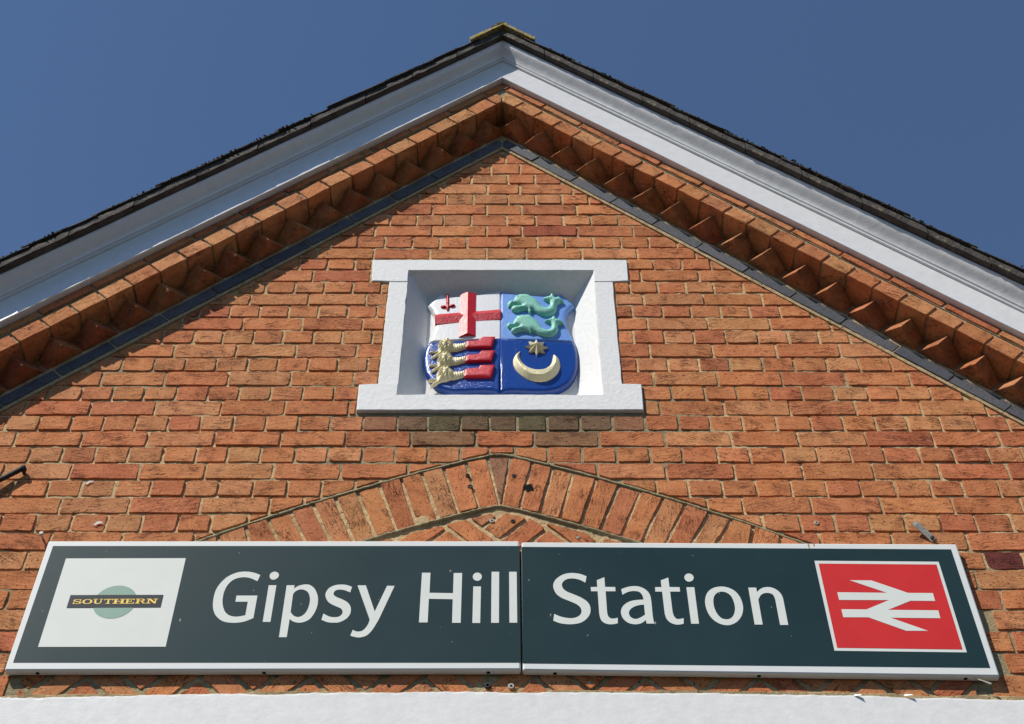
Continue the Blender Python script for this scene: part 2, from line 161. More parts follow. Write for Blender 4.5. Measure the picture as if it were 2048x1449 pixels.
def catmull(pts, seg=5):
    """closed outline; a third value marks a corner"""
    n = len(pts)
    out = []
    for i in range(n):
        p1, p2 = pts[i], pts[(i + 1) % n]
        c1, c2 = len(p1) > 2, len(p2) > 2
        out.append((p1[0], p1[1]))
        if c1 and c2:
            continue
        p0 = p1 if c1 else pts[i - 1]
        p3 = p2 if c2 else pts[(i + 2) % n]
        for k in range(1, seg):
            t = k / seg
            q = []
            for a in (0, 1):
                q.append(0.5 * (2 * p1[a] + (p2[a] - p0[a]) * t + (2 * p0[a] - 5 * p1[a] + 4 * p2[a] - p3[a]) * t * t
                                + (3 * p1[a] - p0[a] - 3 * p2[a] + p3[a]) * t ** 3))
            out.append(tuple(q))
    return out

def area2(p):
    return sum(p[i][0] * p[(i + 1) % len(p)][1] - p[(i + 1) % len(p)][0] * p[i][1] for i in range(len(p))) / 2

def ccw(p):
    return list(p) if area2(p) > 0 else list(reversed(p))

def clip(poly, a, b, c):
    """keep a*x + b*z <= c"""
    out = []
    n = len(poly)
    for i in range(n):
        p, q = poly[i], poly[(i + 1) % n]
        fp, fq = a * p[0] + b * p[1] - c, a * q[0] + b * q[1] - c
        if fp <= 0:
            out.append(p)
        if (fp < 0 < fq) or (fq < 0 < fp):
            t = fp / (fp - fq)
            out.append((p[0] + t * (q[0] - p[0]), p[1] + t * (q[1] - p[1])))
    return out

def dedupe(poly, eps=1e-5):
    out = []
    for p in poly:
        if not out or (abs(p[0] - out[-1][0]) + abs(p[1] - out[-1][1])) > eps:
            out.append(p)
    if len(out) > 1 and abs(out[0][0] - out[-1][0]) + abs(out[0][1] - out[-1][1]) < eps:
        out.pop()
    return out

def inset(poly, d):
    """convex ccw polygon pushed inwards by d"""
    res = dedupe(ccw(poly))
    src = list(res)
    for i in range(len(src)):
        p, q = src[i], src[(i + 1) % len(src)]
        ex, ez = q[0] - p[0], q[1] - p[1]
        l = math.hypot(ex, ez)
        if l < 1e-6:
            continue
        nx, nz = ez / l, -ex / l            # outward
        res = clip(res, nx, nz, nx * p[0] + nz * p[1] - d)
        if len(res) < 3:
            return []
    return dedupe(res)

def fill(loops):
    """triangles of an outline with holes: (points, faces)"""
    pts = [p for l in loops for p in l]
    tris = tessellate_polygon([[Vector((p[0], p[1], 0)) for p in l] for l in loops])
    return pts, [tuple(t) for t in tris]

def sheet(name, loops, w, mat, parent, flip=True, **kw):
    pts, tris = fill(loops)
    V = [(p[0], -w, p[1]) for p in pts]
    F = []
    for t in tris:
        a, b, c = (pts[i] for i in t)
        s = (b[0] - a[0]) * (c[1] - a[1]) - (b[1] - a[1]) * (c[0] - a[0])
        F.append(t if s > 0 else t[::-1])
    return mk(name, V, F, mat, parent, **kw)

def slab(name, poly, w0, w1, mat, parent, bev=0.0, **kw):
    """outline between depth w0 (back) and w1 (front), front edge bevelled"""
    poly = ccw(dedupe(poly))
    n = len(poly)
    V, F = [], []
    rings = [(poly, w0), (poly, w1 - bev)]
    if bev > 0:
        inn = []
        for i in range(n):
            p0, p1, p2 = poly[i - 1], poly[i], poly[(i + 1) % n]
            d1 = Vector((p1[0] - p0[0], p1[1] - p0[1])).normalized()
            d2 = Vector((p2[0] - p1[0], p2[1] - p1[1])).normalized()
            nn = Vector((-d1.y - d2.y, d1.x + d2.x))
            if nn.length < 1e-6:
                nn = Vector((-d1.y, d1.x))
            nn.normalize()
            k = bev / max(0.35, nn.dot(Vector((-d1.y, d1.x))))
            inn.append((p1[0] + nn.x * k, p1[1] + nn.y * k))
        rings.append((inn, w1))
    for pl, w in rings:
        V += [(p[0], -w, p[1]) for p in pl]
    for r in range(len(rings) - 1):
        for i in range(n):
            j = (i + 1) % n
            F.append((r * n + i, r * n + j, (r + 1) * n + j, (r + 1) * n + i))
    top = len(rings) - 1
    _, tris = fill([rings[-1][0]])
    for t in tris:
        a, b, c = (rings[-1][0][i] for i in t)
        s = (b[0] - a[0]) * (c[1] - a[1]) - (b[1] - a[1]) * (c[0] - a[0])
        t = t if s > 0 else t[::-1]
        F.append(tuple(top * n + i for i in t))
        F.append(tuple(t[::-1]))
    return mk(name, V, F, mat, parent, **kw)

def box(name, x0, x1, y0, y1, z0, z1, mat, parent=None, **kw):
    V = [(x, y, z) for x in (x0, x1) for y in (y0, y1) for z in (z0, z1)]
    F = [(0, 1, 3, 2), (4, 6, 7, 5), (0, 4, 5, 1), (2, 3, 7, 6), (0, 2, 6, 4), (1, 5, 7, 3)]
    return mk(name, V, F, mat, parent, **kw)

def tube(path, r, n=8):
    V, F = [], []
    P = [Vector(p) for p in path]
    for i, p in enumerate(P):
        d = (P[min(i + 1, len(P) - 1)] - P[max(i - 1, 0)]).normalized()
        a = d.cross(Vector((0.3, 0.2, 1))).normalized()
        b = d.cross(a)
        rr = r[i] if isinstance(r, (list, tuple)) else r
        for k in range(n):
            t = 2 * math.pi * k / n
            V.append(tuple(p + a * rr * math.cos(t) + b * rr * math.sin(t)))
    for i in range(len(P) - 1):
        for k in range(n):
            F.append((i * n + k, i * n + (k + 1) % n, (i + 1) * n + (k + 1) % n, (i + 1) * n + k))
    F.append(tuple(range(n))[::-1])
    F.append(tuple((len(P) - 1) * n + k for k in range(n)))
    return V, F

# ------------------------------------------------------------------ materials
class M:
    def __init__(self, name, rough=0.8, spec=0.5):
        self.m = bpy.data.materials.new(name)
        self.m.use_nodes = True
        self.t = self.m.node_tree
        self.b = self.t.nodes['Principled BSDF']
        self.b.inputs['Roughness'].default_value = rough
        self.b.inputs['Specular IOR Level'].default_value = spec
        self.co = None
    def n(self, typ, **kw):
        nd = self.t.nodes.new(typ)
        for k, v in kw.items():
            setattr(nd, k, v)
        return nd
    def l(self, a, b):
        self.t.links.new(a, b)
    def obj(self):
        if self.co is None:
            self.co = self.n('ShaderNodeTexCoord').outputs['Object']
        return self.co
    def attr(self, name):
        return self.n('ShaderNodeAttribute', attribute_name=name)
    def scale(self, vec, s):
        mp = self.n('ShaderNodeMapping')
        mp.inputs['Scale'].default_value = s
        self.l(vec, mp.inputs['Vector'])
        return mp.outputs[0]
    def noise(self, vec, sc, det=4, rough=0.55, dist=0.0):
        nd = self.n('ShaderNodeTexNoise')
        nd.inputs['Scale'].default_value = sc
        nd.inputs['Detail'].default_value = det
        nd.inputs['Roughness'].default_value = rough
        nd.inputs['Distortion'].default_value = dist
        self.l(vec, nd.inputs['Vector'])
        return nd.outputs['Fac']
    def ramp(self, fac, a, b, va=0.0, vb=1.0):
        nd = self.n('ShaderNodeMapRange')
        nd.inputs['From Min'].default_value = a
        nd.inputs['From Max'].default_value = b
        nd.inputs['To Min'].default_value = va
        nd.inputs['To Max'].default_value = vb
        self.l(fac, nd.inputs['Value'])
        return nd.outputs[0]
    def mix(self, fac, a, b, mode='MIX'):
        nd = self.n('ShaderNodeMix', data_type='RGBA', blend_type=mode)
        for s, v in ((nd.inputs[0], fac), (nd.inputs[6], a), (nd.inputs[7], b)):
            if hasattr(v, 'is_output'):
                self.l(v, s)
            elif isinstance(v, (int, float)):
                s.default_value = v
            else:
                s.default_value = (*v, 1)
        return nd.outputs[2]
    def math(self, op, a, b=None):
        nd = self.n('ShaderNodeMath', operation=op)
        for s, v in ((nd.inputs[0], a), (nd.inputs[1], b)):
            if v is None:
                continue
            if hasattr(v, 'is_output'):
                self.l(v, s)
            else:
                s.default_value = v
        return nd.outputs[0]
    def color(self, v):
        if hasattr(v, 'is_output'):
            self.l(v, self.b.inputs['Base Color'])
        else:
            self.b.inputs['Base Color'].default_value = (*v, 1)
    def bump(self, h, dist, strength=1.0):
        nd = self.n('ShaderNodeBump')
        nd.inputs['Distance'].default_value = dist
        nd.inputs['Strength'].default_value = strength
        self.l(h, nd.inputs['Height'])
        self.l(nd.outputs[0], self.b.inputs['Normal'])

def brick_material(name, blue=False):
    k = M(name, 0.9 if not blue else 0.6, 0.25 if not blue else 0.5)
    tint = k.attr('tint').outputs['Color']
    bp = k.attr('bp').outputs['Vector']
    big = k.noise(bp, 14, 3, 0.6)
    mid = k.noise(bp, 60, 4, 0.6)
    fine = k.noise(bp, 420, 3, 0.6)
    if blue:
        pits = k.ramp(k.noise(bp, 190, 2, 0.5), 0.33, 0.43)
        col = k.mix(k.ramp(mid, 0.3, 0.7), tint, k.mix(1.0, tint, (0.62, 0.62, 0.66), 'MULTIPLY'))
        col = k.mix(k.ramp(pits, 0, 1, 0.75, 0.0), col, (0.015, 0.015, 0.018))
        k.color(col)
        h = k.math('ADD', k.math('MULTIPLY', fine, 0.4), pits)
        k.bump(h, 0.0014, 0.7)
        return k.m
    # drag creases left by the moulding of the clay: long, slightly slanted, only on parts of a face
    drag = k.noise(k.scale(bp, (11, 74, 60)), 1.0, 3, 0.55, 0.5)
    line = k.math('ABSOLUTE', k.math('SUBTRACT', drag, 0.5))
    drag2 = k.noise(k.scale(bp, (24, 105, 60)), 1.0, 2, 0.5, 0.6)
    line2 = k.math('ABSOLUTE', k.math('SUBTRACT', drag2, 0.44))
    crease = k.math('MULTIPLY', k.ramp(line, 0.003, 0.026), k.ramp(line2, 0.003, 0.026))
    where = k.ramp(k.noise(bp, 15, 3, 0.55), 0.49, 0.63, 0.0, 0.9)
    crease = k.math('SUBTRACT', 1.0, k.math('MULTIPLY', k.math('SUBTRACT', 1.0, crease), where))
    pit = k.ramp(k.noise(k.scale(bp, (110, 190, 200)), 1.0, 3, 0.6), 0.32, 0.385)
    col = k.mix(k.ramp(big, 0.35, 0.65), k.mix(1.0, tint, (0.86, 0.78, 0.74), 'MULTIPLY'), k.mix(1.0, tint, (1.08, 1.1, 1.1), 'MULTIPLY'))
    col = k.mix(k.ramp(mid, 0.3, 0.72, 0.0, 0.55), col, k.mix(1.0, col, (1.08, 1.16, 1.22), 'MULTIPLY'))
    col = k.mix(k.ramp(fine, 0.34, 0.62, 0.75, 0.0), col, k.mix(1.0, col, (0.56, 0.48, 0.46), 'MULTIPLY'))
    grime = k.ramp(k.noise(bp, 31, 4, 0.65), 0.58, 0.76, 0.0, 0.28)
    col = k.mix(grime, col, k.mix(1.0, col, (0.55, 0.5, 0.47), 'MULTIPLY'))
    col = k.mix(k.math('SUBTRACT', 1.0, crease), col, k.mix(1.0, col, (0.30, 0.22, 0.20), 'MULTIPLY'))
    col = k.mix(k.math('SUBTRACT', 1.0, pit), col, k.mix(1.0, col, (0.24, 0.18, 0.17), 'MULTIPLY'))
    k.color(col)
    h = k.math('ADD', k.math('MULTIPLY', crease, 0.75), k.math('MULTIPLY', pit, 0.5))
    h = k.math('ADD', h, k.math('MULTIPLY', mid, 0.55))
    h = k.math('ADD', h, k.math('MULTIPLY', drag, 0.8))
    h = k.math('ADD', h, k.math('MULTIPLY', fine, 0.45))
    k.bump(h, 0.0036, 0.9)
    return k.m

def mortar_material():
    k = M('mortar', 0.95, 0.1)
    tint = k.attr('tint').outputs['Color']
    co = k.obj()
    a = k.noise(co, 55, 5, 0.65)
    f = k.noise(co, 420, 3, 0.6)
    col = k.mix(k.ramp(a, 0.3, 0.7), k.mix(1.0, tint, (0.66, 0.62, 0.58), 'MULTIPLY'), k.mix(1.0, tint, (1.12, 1.1, 1.08), 'MULTIPLY'))
    hole = k.ramp(k.noise(co, 95, 3, 0.6), 0.30, 0.36)
    col = k.mix(k.math('SUBTRACT', 1.0, hole), col, k.mix(1.0, col, (0.3, 0.26, 0.22), 'MULTIPLY'))
    k.color(col)
    h = k.math('ADD', k.math('MULTIPLY', a, 1.0), k.math('MULTIPLY', f, 0.35))
    h = k.math('ADD', h, k.math('MULTIPLY', hole, 0.6))
    k.bump(h, 0.006, 0.9)
    return k.m

def paint(name, col, rough=0.4, spec=0.5, lump=0.0012, sc=38, dirt=0.0, fine=0.25, coat=0.0):
    k = M(name, rough, spec)
    co = k.obj()
    a = k.noise(co, sc, 4, 0.55)
    f = k.noise(co, sc * 6, 2, 0.5)
    c = k.mix(k.ramp(a, 0.3, 0.7), tuple(v * 0.94 for v in col), tuple(min(1, v * 1.03) for v in col))
    if dirt:
        d = k.ramp(k.noise(co, 7, 6, 0.7), 0.52, 0.8, 0.0, dirt)
        c = k.mix(d, c, tuple(v * 0.62 for v in col))
    k.color(c)
    if lump:
        k.bump(k.math('ADD', a, k.math('MULTIPLY', f, fine)), lump, 1.0)
    if coat:
        k.b.inputs['Coat Weight'].default_value = coat
        k.b.inputs['Coat Roughness'].default_value = 0.12
    return k.m

def plain(name, col, rough=0.5, spec=0.5, var=0.05, sc=25):
    k = M(name, rough, spec)
    a = k.noise(k.obj(), sc, 4, 0.6)
    k.color(k.mix(k.ramp(a, 0.3, 0.7), tuple(v * (1 - var) for v in col), tuple(min(1, v * (1 + var)) for v in col)))
    return k.m

MAT = {}
MAT['brick'] = brick_material('brick')
MAT['blue'] = brick_material('blue_brick', True)
MAT['mortar'] = mortar_material()
MAT['masonry_white'] = paint('masonry_white_paint', (0.785, 0.78, 0.75), 0.62, 0.35, 0.0016, 60, 0.1)
MAT['band_white'] = paint('rough_white_paint', (0.785, 0.78, 0.75), 0.62, 0.3, 0.0011, 30, 0.10, 0.3)
MAT['gloss_white'] = paint('gloss_white_paint', (0.765, 0.76, 0.74), 0.22, 0.75, 0.0008, 30, 0.08, 0.15)
MAT['moulding_white'] = paint('lumpy_gloss_white', (0.765, 0.76, 0.74), 0.3, 0.5, 0.0016, 22, 0.10, 0.3)
MAT['sign_white'] = plain('sign_white', (0.74, 0.755, 0.72), 0.5, 0.25, 0.02, 9)
MAT['print_white'] = plain('print_white', (0.73, 0.755, 0.69), 0.55, 0.2, 0.02, 12)
MAT['red_print'] = plain('red_print', (0.64, 0.03, 0.03), 0.55, 0.2, 0.05, 9)
MAT['disc_green'] = plain('pale_green_print', (0.15, 0.305, 0.225), 0.5, 0.4, 0.03)
MAT['bar_dark'] = plain('dark_blue_print', (0.016, 0.026, 0.036), 0.55, 0.15, 0.08)
MAT['yellow'] = plain('yellow_print', (0.88, 0.56, 0.015), 0.45, 0.4, 0.05)
MAT['sh_white'] = paint('shield_white', (0.80, 0.80, 0.79), 0.35, 0.5, 0.0012, 110, 0.05)
MAT['sh_light'] = paint('shield_light_blue', (0.17, 0.34, 0.76), 0.3, 0.5, 0.0018, 150, 0.08)
MAT['sh_dark'] = paint('shield_dark_blue', (0.008, 0.055, 0.29), 0.2, 0.5, 0.0016, 120, 0.0)
MAT['sh_red'] = paint('shield_red', (0.60, 0.012, 0.022), 0.30, 0.45, 0.0020, 130, 0.0)
MAT['sh_teal'] = paint('shield_turquoise', (0.27, 0.69, 0.54), 0.4, 0.5, 0.003, 150, 0.12)
MAT['sh_gold'] = paint('shield_gold', (0.84, 0.74, 0.44), 0.36, 0.5, 0.0022, 140, 0.3)
MAT['sh_gold'].node_tree.nodes['Principled BSDF'].inputs['Metallic'].default_value = 0.12
MAT['black_hole'] = plain('dark_hole', (0.012, 0.010, 0.009), 0.95, 0.1)
MAT['steel'] = plain('weathered_steel', (0.46, 0.42, 0.34), 0.5, 0.5, 0.35, 160)
MAT['dark_metal'] = paint('dark_weathered_metal', (0.035, 0.03, 0.027), 0.7, 0.4, 0.002, 120)
MAT['plastic'] = plain('pale_plastic', (0.5, 0.47, 0.4), 0.5, 0.4)
MAT['splash'] = plain('white_splash', (0.72, 0.70, 0.66), 0.8, 0.2, 0.2, 200)

def sign_green():
    k = M('sign_dark_green', 0.45, 0.1)
    co = k.obj()
    a = k.noise(co, 2.2, 5, 0.6)
    c = k.mix(k.ramp(a, 0.3, 0.7), (0.013, 0.036, 0.041), (0.019, 0.046, 0.052))
    sp = k.ramp(k.noise(k.scale(co, (1, 1, 0.5)), 75, 2, 0.5), 0.735, 0.755)
    c = k.mix(k.math('MULTIPLY', sp, 0.6), c, (0.45, 0.47, 0.46))
    k.color(c)
    k.l(k.ramp(a, 0.3, 0.7, 0.44, 0.58), k.b.inputs['Roughness'])
    return k.m
MAT['green'] = sign_green()

def slate_material():
    k = M('dark_slate', 0.85, 0.3)
    co = k.obj()
    a = k.noise(co, 16, 6, 0.65)
    b = k.noise(co, 70, 4, 0.6)
    c = k.mix(k.ramp(a, 0.3, 0.7), (0.035, 0.030, 0.026), (0.105, 0.09, 0.075))
    li = k.ramp(k.noise(co, 30, 4, 0.6), 0.66, 0.72)
    c = k.mix(k.math('MULTIPLY', li, 0.8), c, (0.30, 0.24, 0.10))
    k.color(c)
    k.bump(k.math('ADD', a, k.math('MULTIPLY', b, 0.5)), 0.012, 0.8)
    return k.m
MAT['slate'] = slate_material()

def ridge_material():
    k = M('lichened_ridge', 0.9, 0.2)
    co = k.obj()
    a = k.noise(co, 24, 6, 0.65)
    b = k.noise(co, 60, 4, 0.6)
    c = k.mix(k.ramp(a, 0.35, 0.65), (0.13, 0.12, 0.10), (0.34, 0.32, 0.27))
    c = k.mix(k.ramp(b, 0.44, 0.53, 0, 0.95), c, (0.42, 0.30, 0.04))
    c = k.mix(k.ramp(k.noise(co, 90, 3, 0.6), 0.60, 0.66), c, (0.03, 0.025, 0.015))
    k.color(c)
    k.bump(k.math('ADD', a, b), 0.012, 0.9)
    return k.m
MAT['ridge'] = ridge_material()
MAT['moss'] = paint('dark_moss', (0.085, 0.07, 0.038), 0.95, 0.1, 0.006, 160, 0.3)
MAT['tarmac'] = paint('pavement', (0.055, 0.054, 0.052), 0.9, 0.3, 0.004, 40, 0.2)
MAT['timber'] = plain('timber', (0.2, 0.15, 0.1), 0.8, 0.3, 0.2)

# ------------------------------------------------------------------ ground
mk('ground', [(-400, -400, 0), (400, -400, 0), (400, 400, 0), (-400, 400, 0)], [(0, 1, 2, 3)], MAT['tarmac'], kind='structure')

# unseen dark green ring, added to keep bright low sky off the undersides
def horizon_blocker():
    r_ = random.Random(31)
    V, F = [], []
    n, rings = 120, ((38, 0.0), (44, 5.5), (52, 10.5), (64, 13.5), (90, 15.0))
    for k, (rad, h) in enumerate(rings):
        for i in range(n):
            a = math.tau * i / n
            hh = h * (1 + 0.10 * math.sin(3 * a + 1) + 0.06 * math.sin(7 * a)) + (r_.uniform(-0.9, 0.9) if k else -0.5)
            V.append((rad * math.cos(a), rad * math.sin(a), hh))
    for k in range(len(rings) - 1):
        for i in range(n):
            j = (i + 1) % n
            F.append((k * n + i, k * n + j, (k + 1) * n + j, (k + 1) * n + i))
    return mk('horizon_blocker', V, F, paint('horizon_blocker_green', (0.05, 0.07, 0.03), 0.95, 0.1, 0.3, 0.5, 0.4), smooth=True, kind='structure')
horizon_blocker()

# ------------------------------------------------------------------ bricks
PALETTE = [((0.67, 0.256, 0.096), 0.46), ((0.67, 0.290, 0.118), 0.28), ((0.62, 0.215, 0.086), 0.23), ((0.55, 0.180, 0.078), 0.03)]

def pick_tint(r, pal=PALETTE):
    t, s = r.random(), 0
    for c, w in pal:
        s += w
        if t <= s:
            break
    k = r.uniform(0.90, 1.08)
    return tuple(v * k * r.uniform(0.96, 1.04) for v in c)

def brick_geo(poly, wf, wb, r, ang=0.0, joint=0.0044, bev=0.0014, rough=1.0, round_max=0.013, tilt=0.0016, arch=False):
    """an uneven, round-cornered brick from its cell outline; returns verts, faces, bp"""
    p = inset(poly, joint + r.uniform(-0.0008, 0.0012))
    if len(p) < 3 or abs(area2(p)) < 2.5e-4:
        return None
    n = len(p)
    out = []
    for i in range(n):
        a, b, c = Vector(p[i - 1]), Vector(p[i]), Vector(p[(i + 1) % n])
        la, lc = (a - b).length, (c - b).length
        rr = min(r.choice((0.002, 0.003, 0.004, 0.006, round_max)) * rough, la * 0.3, lc * 0.3)
        d1, d2 = (a - b).normalized(), (c - b).normalized()
        s, e = b + d1 * rr, b + d2 * rr
        out += [s, b * 0.5 + (s + e) * 0.25, e]
    pts = []
    for i in range(len(out)):
        a, b = out[i], out[(i + 1) % len(out)]
        pts.append(a)
        l = (b - a).length
        k = int(l / 0.027)
        if k > 0:
            nrm = Vector((b.y - a.y, a.x - b.x)).normalized()
            for j in range(1, k + 1):
                q = a.lerp(b, j / (k + 1))
                pts.append(q + nrm * r.gauss(0, 0.0008 * rough))
    cx = sum(q.x for q in pts) / len(pts)
    cz = sum(q.y for q in pts) / len(pts)
    m = len(pts)
    tx, tz = r.uniform(-1, 1) * tilt / 0.1, r.uniform(-1, 1) * tilt / 0.04
    w0 = wf + r.uniform(-0.0016, 0.0016)
    V = []
    face = lambda x, z: w0 + (x - cx) * tx + (z - cz) * tz
    for q in pts:                                    # front ring
        d = Vector((cx - q.x, cz - q.y))
        l = max(d.length, 1e-4)
        b_ = bev * r.uniform(0.6, 1.7) * rough
        V.append((q.x + d.x / l * b_, -(face(q.x, q.y)), q.y + d.y / l * b_))
    for q in pts:
        V.append((q.x, -(face(q.x, q.y) - bev * r.uniform(0.6, 1.5) * rough), q.y))
    for q in pts:
        V.append((q.x, -wb, q.y))
    F = [tuple(range(m))]
    for ring in (0, 1):
        for i in range(m):
            j = (i + 1) % m
            F.append((ring * m + j, ring * m + i, (ring + 1) * m + i, (ring + 1) * m + j)[::-1])
    ca, sa = math.cos(ang), math.sin(ang)
    ox, oy, oz = r.uniform(0, 50), r.uniform(0, 50), r.uniform(0, 50)
    sl = r.uniform(-0.35, 0.35)
    BP = []
    for v in V:
        x, z = v[0] - cx, v[2] - cz
        a, b = x * ca + z * sa, -x * sa + z * ca
        BP.append((a + ox, b + sl * a + oy, -v[1] + oz))
    F = [F[0]] + [f[::-1] for f in F[1:]]
    return V, F, BP

def brick_obj(name, geo, tint, parent, mat=None):
    return mk(name, geo[0], geo[1], mat or MAT['brick'], parent, tint=tint, bp=geo[2])

C_FIELD, C_B0, C_B1, C_T0, C_T1, C_K0, C_K1, C_S0, C_S1 = 5.436, 5.450, 5.527, 5.543, 5.640, 5.652, 5.748, 5.760, 5.856
W_CAP, W_STR, W_BB, W_MO, W_VG = 0.115, 0.118, 0.143, 0.205, 0.232

building = thing('station_building', 'red brick gabled building with white bargeboards and dogtooth brick verge', 'building', (XC, 0.3, 0))

# wall core (solid, behind the brick face)
HW = 2.75
core = [(XC - HW, 0.0), (XC + HW, 0.0), (XC + HW, AZ + 5.95 - HW), (XC, AZ + 5.95), (XC - HW, AZ + 5.95 - HW)]
wall = slab('gable_wall', core, -0.42, -0.11, MAT['mortar'], building, tint=(0.45, 0.36, 0.22))

# extrados / intrados of the blind arch
def ext(d): return 5.101 - 0.33 * (math.sqrt(d * d + 0.000625) - 0.025) - 0.105 * d * d
def intr(d): return 4.860 - 0.335 * (math.sqrt(d * d + 0.000625) - 0.025) - 0.105 * d * d

# ---- mortar face: a fine uneven sheet; sandy joints, grey where it has been repointed
def hsh(ix, iz):
    h = math.sin(ix * 127.1 + iz * 311.7) * 43758.5453
    return h - math.floor(h)
def vnoise(x, z):
    ix, iz = math.floor(x), math.floor(z)
    fx, fz = x - ix, z - iz
    fx, fz = fx * fx * (3 - 2 * fx), fz * fz * (3 - 2 * fz)
    return (hsh(ix, iz) * (1 - fx) + hsh(ix + 1, iz) * fx) * (1 - fz) + (hsh(ix, iz + 1) * (1 - fx) + hsh(ix + 1, iz + 1) * fx) * fz

NX0, NX1, NZ0, NZ1 = -0.40, 0.316, 5.395, 6.134      # niche opening

def mortar_sheet():
    g = 0.0125
    x0, z0 = XC - 2.72, 4.02
    nx, nz = int(5.44 / g), int(3.2 / g)
    idx, V, T, F = {}, [], [], []
    def vert(i, j):
        if (i, j) in idx:
            return idx[(i, j)]
        x, z = x0 + i * g, z0 + j * g
        w = -0.0052 + 0.004 * (vnoise(x * 60, z * 60) - 0.5) + 0.005 * (vnoise(x * 17 + 9, z * 17) - 0.5)
        # grey repointing: below and beside the niche, along the arch, odd patches
        gr = 0.0
        if 5.02 < z < 5.50 and -0.80 < x < 0.72:
            gr = max(gr, 1 - max(0, abs(x + 0.04) - 0.62) / 0.14)
        d = abs(x - XC)
        gr = max(gr, 1 - abs(z - ext(d)) / 0.03)
        if z < 4.6:
            gr = max(gr, 0.9)
        gr = max(gr, (vnoise(x * 2.3 + 3, z * 2.9 + 8) - 0.72) * 6)
        gr = max(0, min(1, gr)) * (0.75 + 0.25 * vnoise(x * 9, z * 9))
        if gr > 0.5:
            w += 0.0015
        s = (0.66, 0.49, 0.265)
        q = (0.36, 0.31, 0.185)
        k = 0.85 + 0.3 * vnoise(x * 5, z * 5 + 40)
        w = min(w, -0.0032)
        V.append((x, -w, z))
        T.append(tuple((s[c] * (1 - gr) + q[c] * gr) * k for c in range(3)))
        idx[(i, j)] = len(V) - 1
        return idx[(i, j)]
    for j in range(nz):
        for i in range(nx):
            xm, zm = x0 + (i + .5) * g, z0 + (j + .5) * g
            if zm + abs(xm - XC) > AZ + C_S0:
                continue
            if NX0 - .025 < xm < NX1 + .025 and NZ0 - .025 < zm < NZ1 + .025:
                continue
            F.append((vert(i, j), vert(i + 1, j), vert(i + 1, j + 1), vert(i, j + 1)))
    return mk('mortar', V, F, MAT['mortar'], wall, smooth=True, tint=T)
mortar_sheet()

# ---- field bricks, course by course
def frame_span(k):
    if k in (11, 12): return (-0.5480, 0.4520)
    if 3 <= k <= 10: return (-0.4725, 0.3895)
    if k in (1, 2): return (-0.5390, 0.4560)
    return None

ROWS[-1] = sorted(ROWS[-1] + [0.517])
for k_, xs_ in ((-3, (-0.12, 0.055)), (-4, (-0.40, 0.36)), (-5, (-0.56, 0.515)), (-6, (-0.73, 0.685)), (-7, (-0.78, 0.85))):
    ROWS[k_] = sorted(ROWS[k_] + list(xs_))
for k in (-7, -8, -9, -10, -11, -12, -13, -14):
    if k == -7:
        continue
    ref = ROWS[-6] if k % 2 == 0 else ROWS[-7]
    r_ = random.Random(k)
    ROWS[k] = [x + r_.uniform(-0.012, 0.012) for x in ref]
ROWS[23] = []

STAIN = {}
cells = []
for k in sorted(ROWS):
    z0, z1 = ZB[k], ZB[k + 1]
    if k == -14:
        z0 = 4.10
    pitch = 0.1115 if k % 2 == 0 else 0.2255
    js = list(ROWS[k])
    if js:
        while js[0] > XC - 2.7: js.insert(0, js[0] - pitch)
        while js[-1] < XC + 2.7: js.append(js[-1] + pitch)
    else:
        js = [XC - 0.3, XC + 0.3]
    if k <= -7:                                   # nothing to see behind the sign
        js = [x for x in js if not (-0.95 < x < 0.90)] if k < -7 else js
    fs = frame_span(k)
    edges = []
    for a, b in zip(js, js[1:]):
        if fs and b > fs[0] and a < fs[1]:
            if a < fs[0] - 0.02: edges.append((a, fs[0]))
            if b > fs[1] + 0.02: edges.append((fs[1], b))
        else:
            edges.append((a, b))
    for a, b in edges:
        if b - a > 0.33:
            if k >= -6 and abs((a + b) / 2 - XC) > 1.0:
                pass
            else:
                continue
        sl = 0.0009
        p = [(a, z0), (b, z0), (b, z1), (a, z1)]
        p = [(x + RNG.uniform(-1, 1) * sl, z + RNG.uniform(-1, 1) * sl) for x, z in p]
        p = clip(p, 1, 1, AZ + C_FIELD + XC)
        if len(p) >= 3: p = clip(p, -1, 1, AZ + C_FIELD - XC)
        if len(p) < 3: continue
        xm = (a + b) / 2
        d = abs(xm - XC)
        if z0 < 5.12 and d < 1.50:
            if d < 0.055 and k == -2:
                p = clip(p, 0, -1, -(5.101 + 0.008))
            elif d < 1.36:
                dd = min(max(d, 0.03), 1.3)
                sl_ = -(0.325 + 0.21 * dd)
                s = 1 if xm > XC else -1
                # keep z >= ext(dd) + sl_*(s*(x-XC)-dd) + gap
                p = clip(p, sl_ * s, -1, -(ext(dd) + 0.009) + sl_ * s * XC + sl_ * dd)
            elif z0 < 4.62:
                s = 1 if xm > XC else -1
                p = clip(p, -s, 0, -s * (XC + s * 1.385))
            if len(p) < 3: continue
        cells.append((k, a, b, dedupe(p)))

def in_view(px, pz):
    th = math.radians(50.2)
    dep = 3.32 * math.cos(th) + (pz - 1.6) * math.sin(th)
    u = 1024 + 2885 * px / dep
    v = 724.5 - 2885 * ((pz - 1.6) * math.cos(th) - 3.32 * math.sin(th)) / dep
    return 0 < u < 2048 and 0 < v < 1449, dep

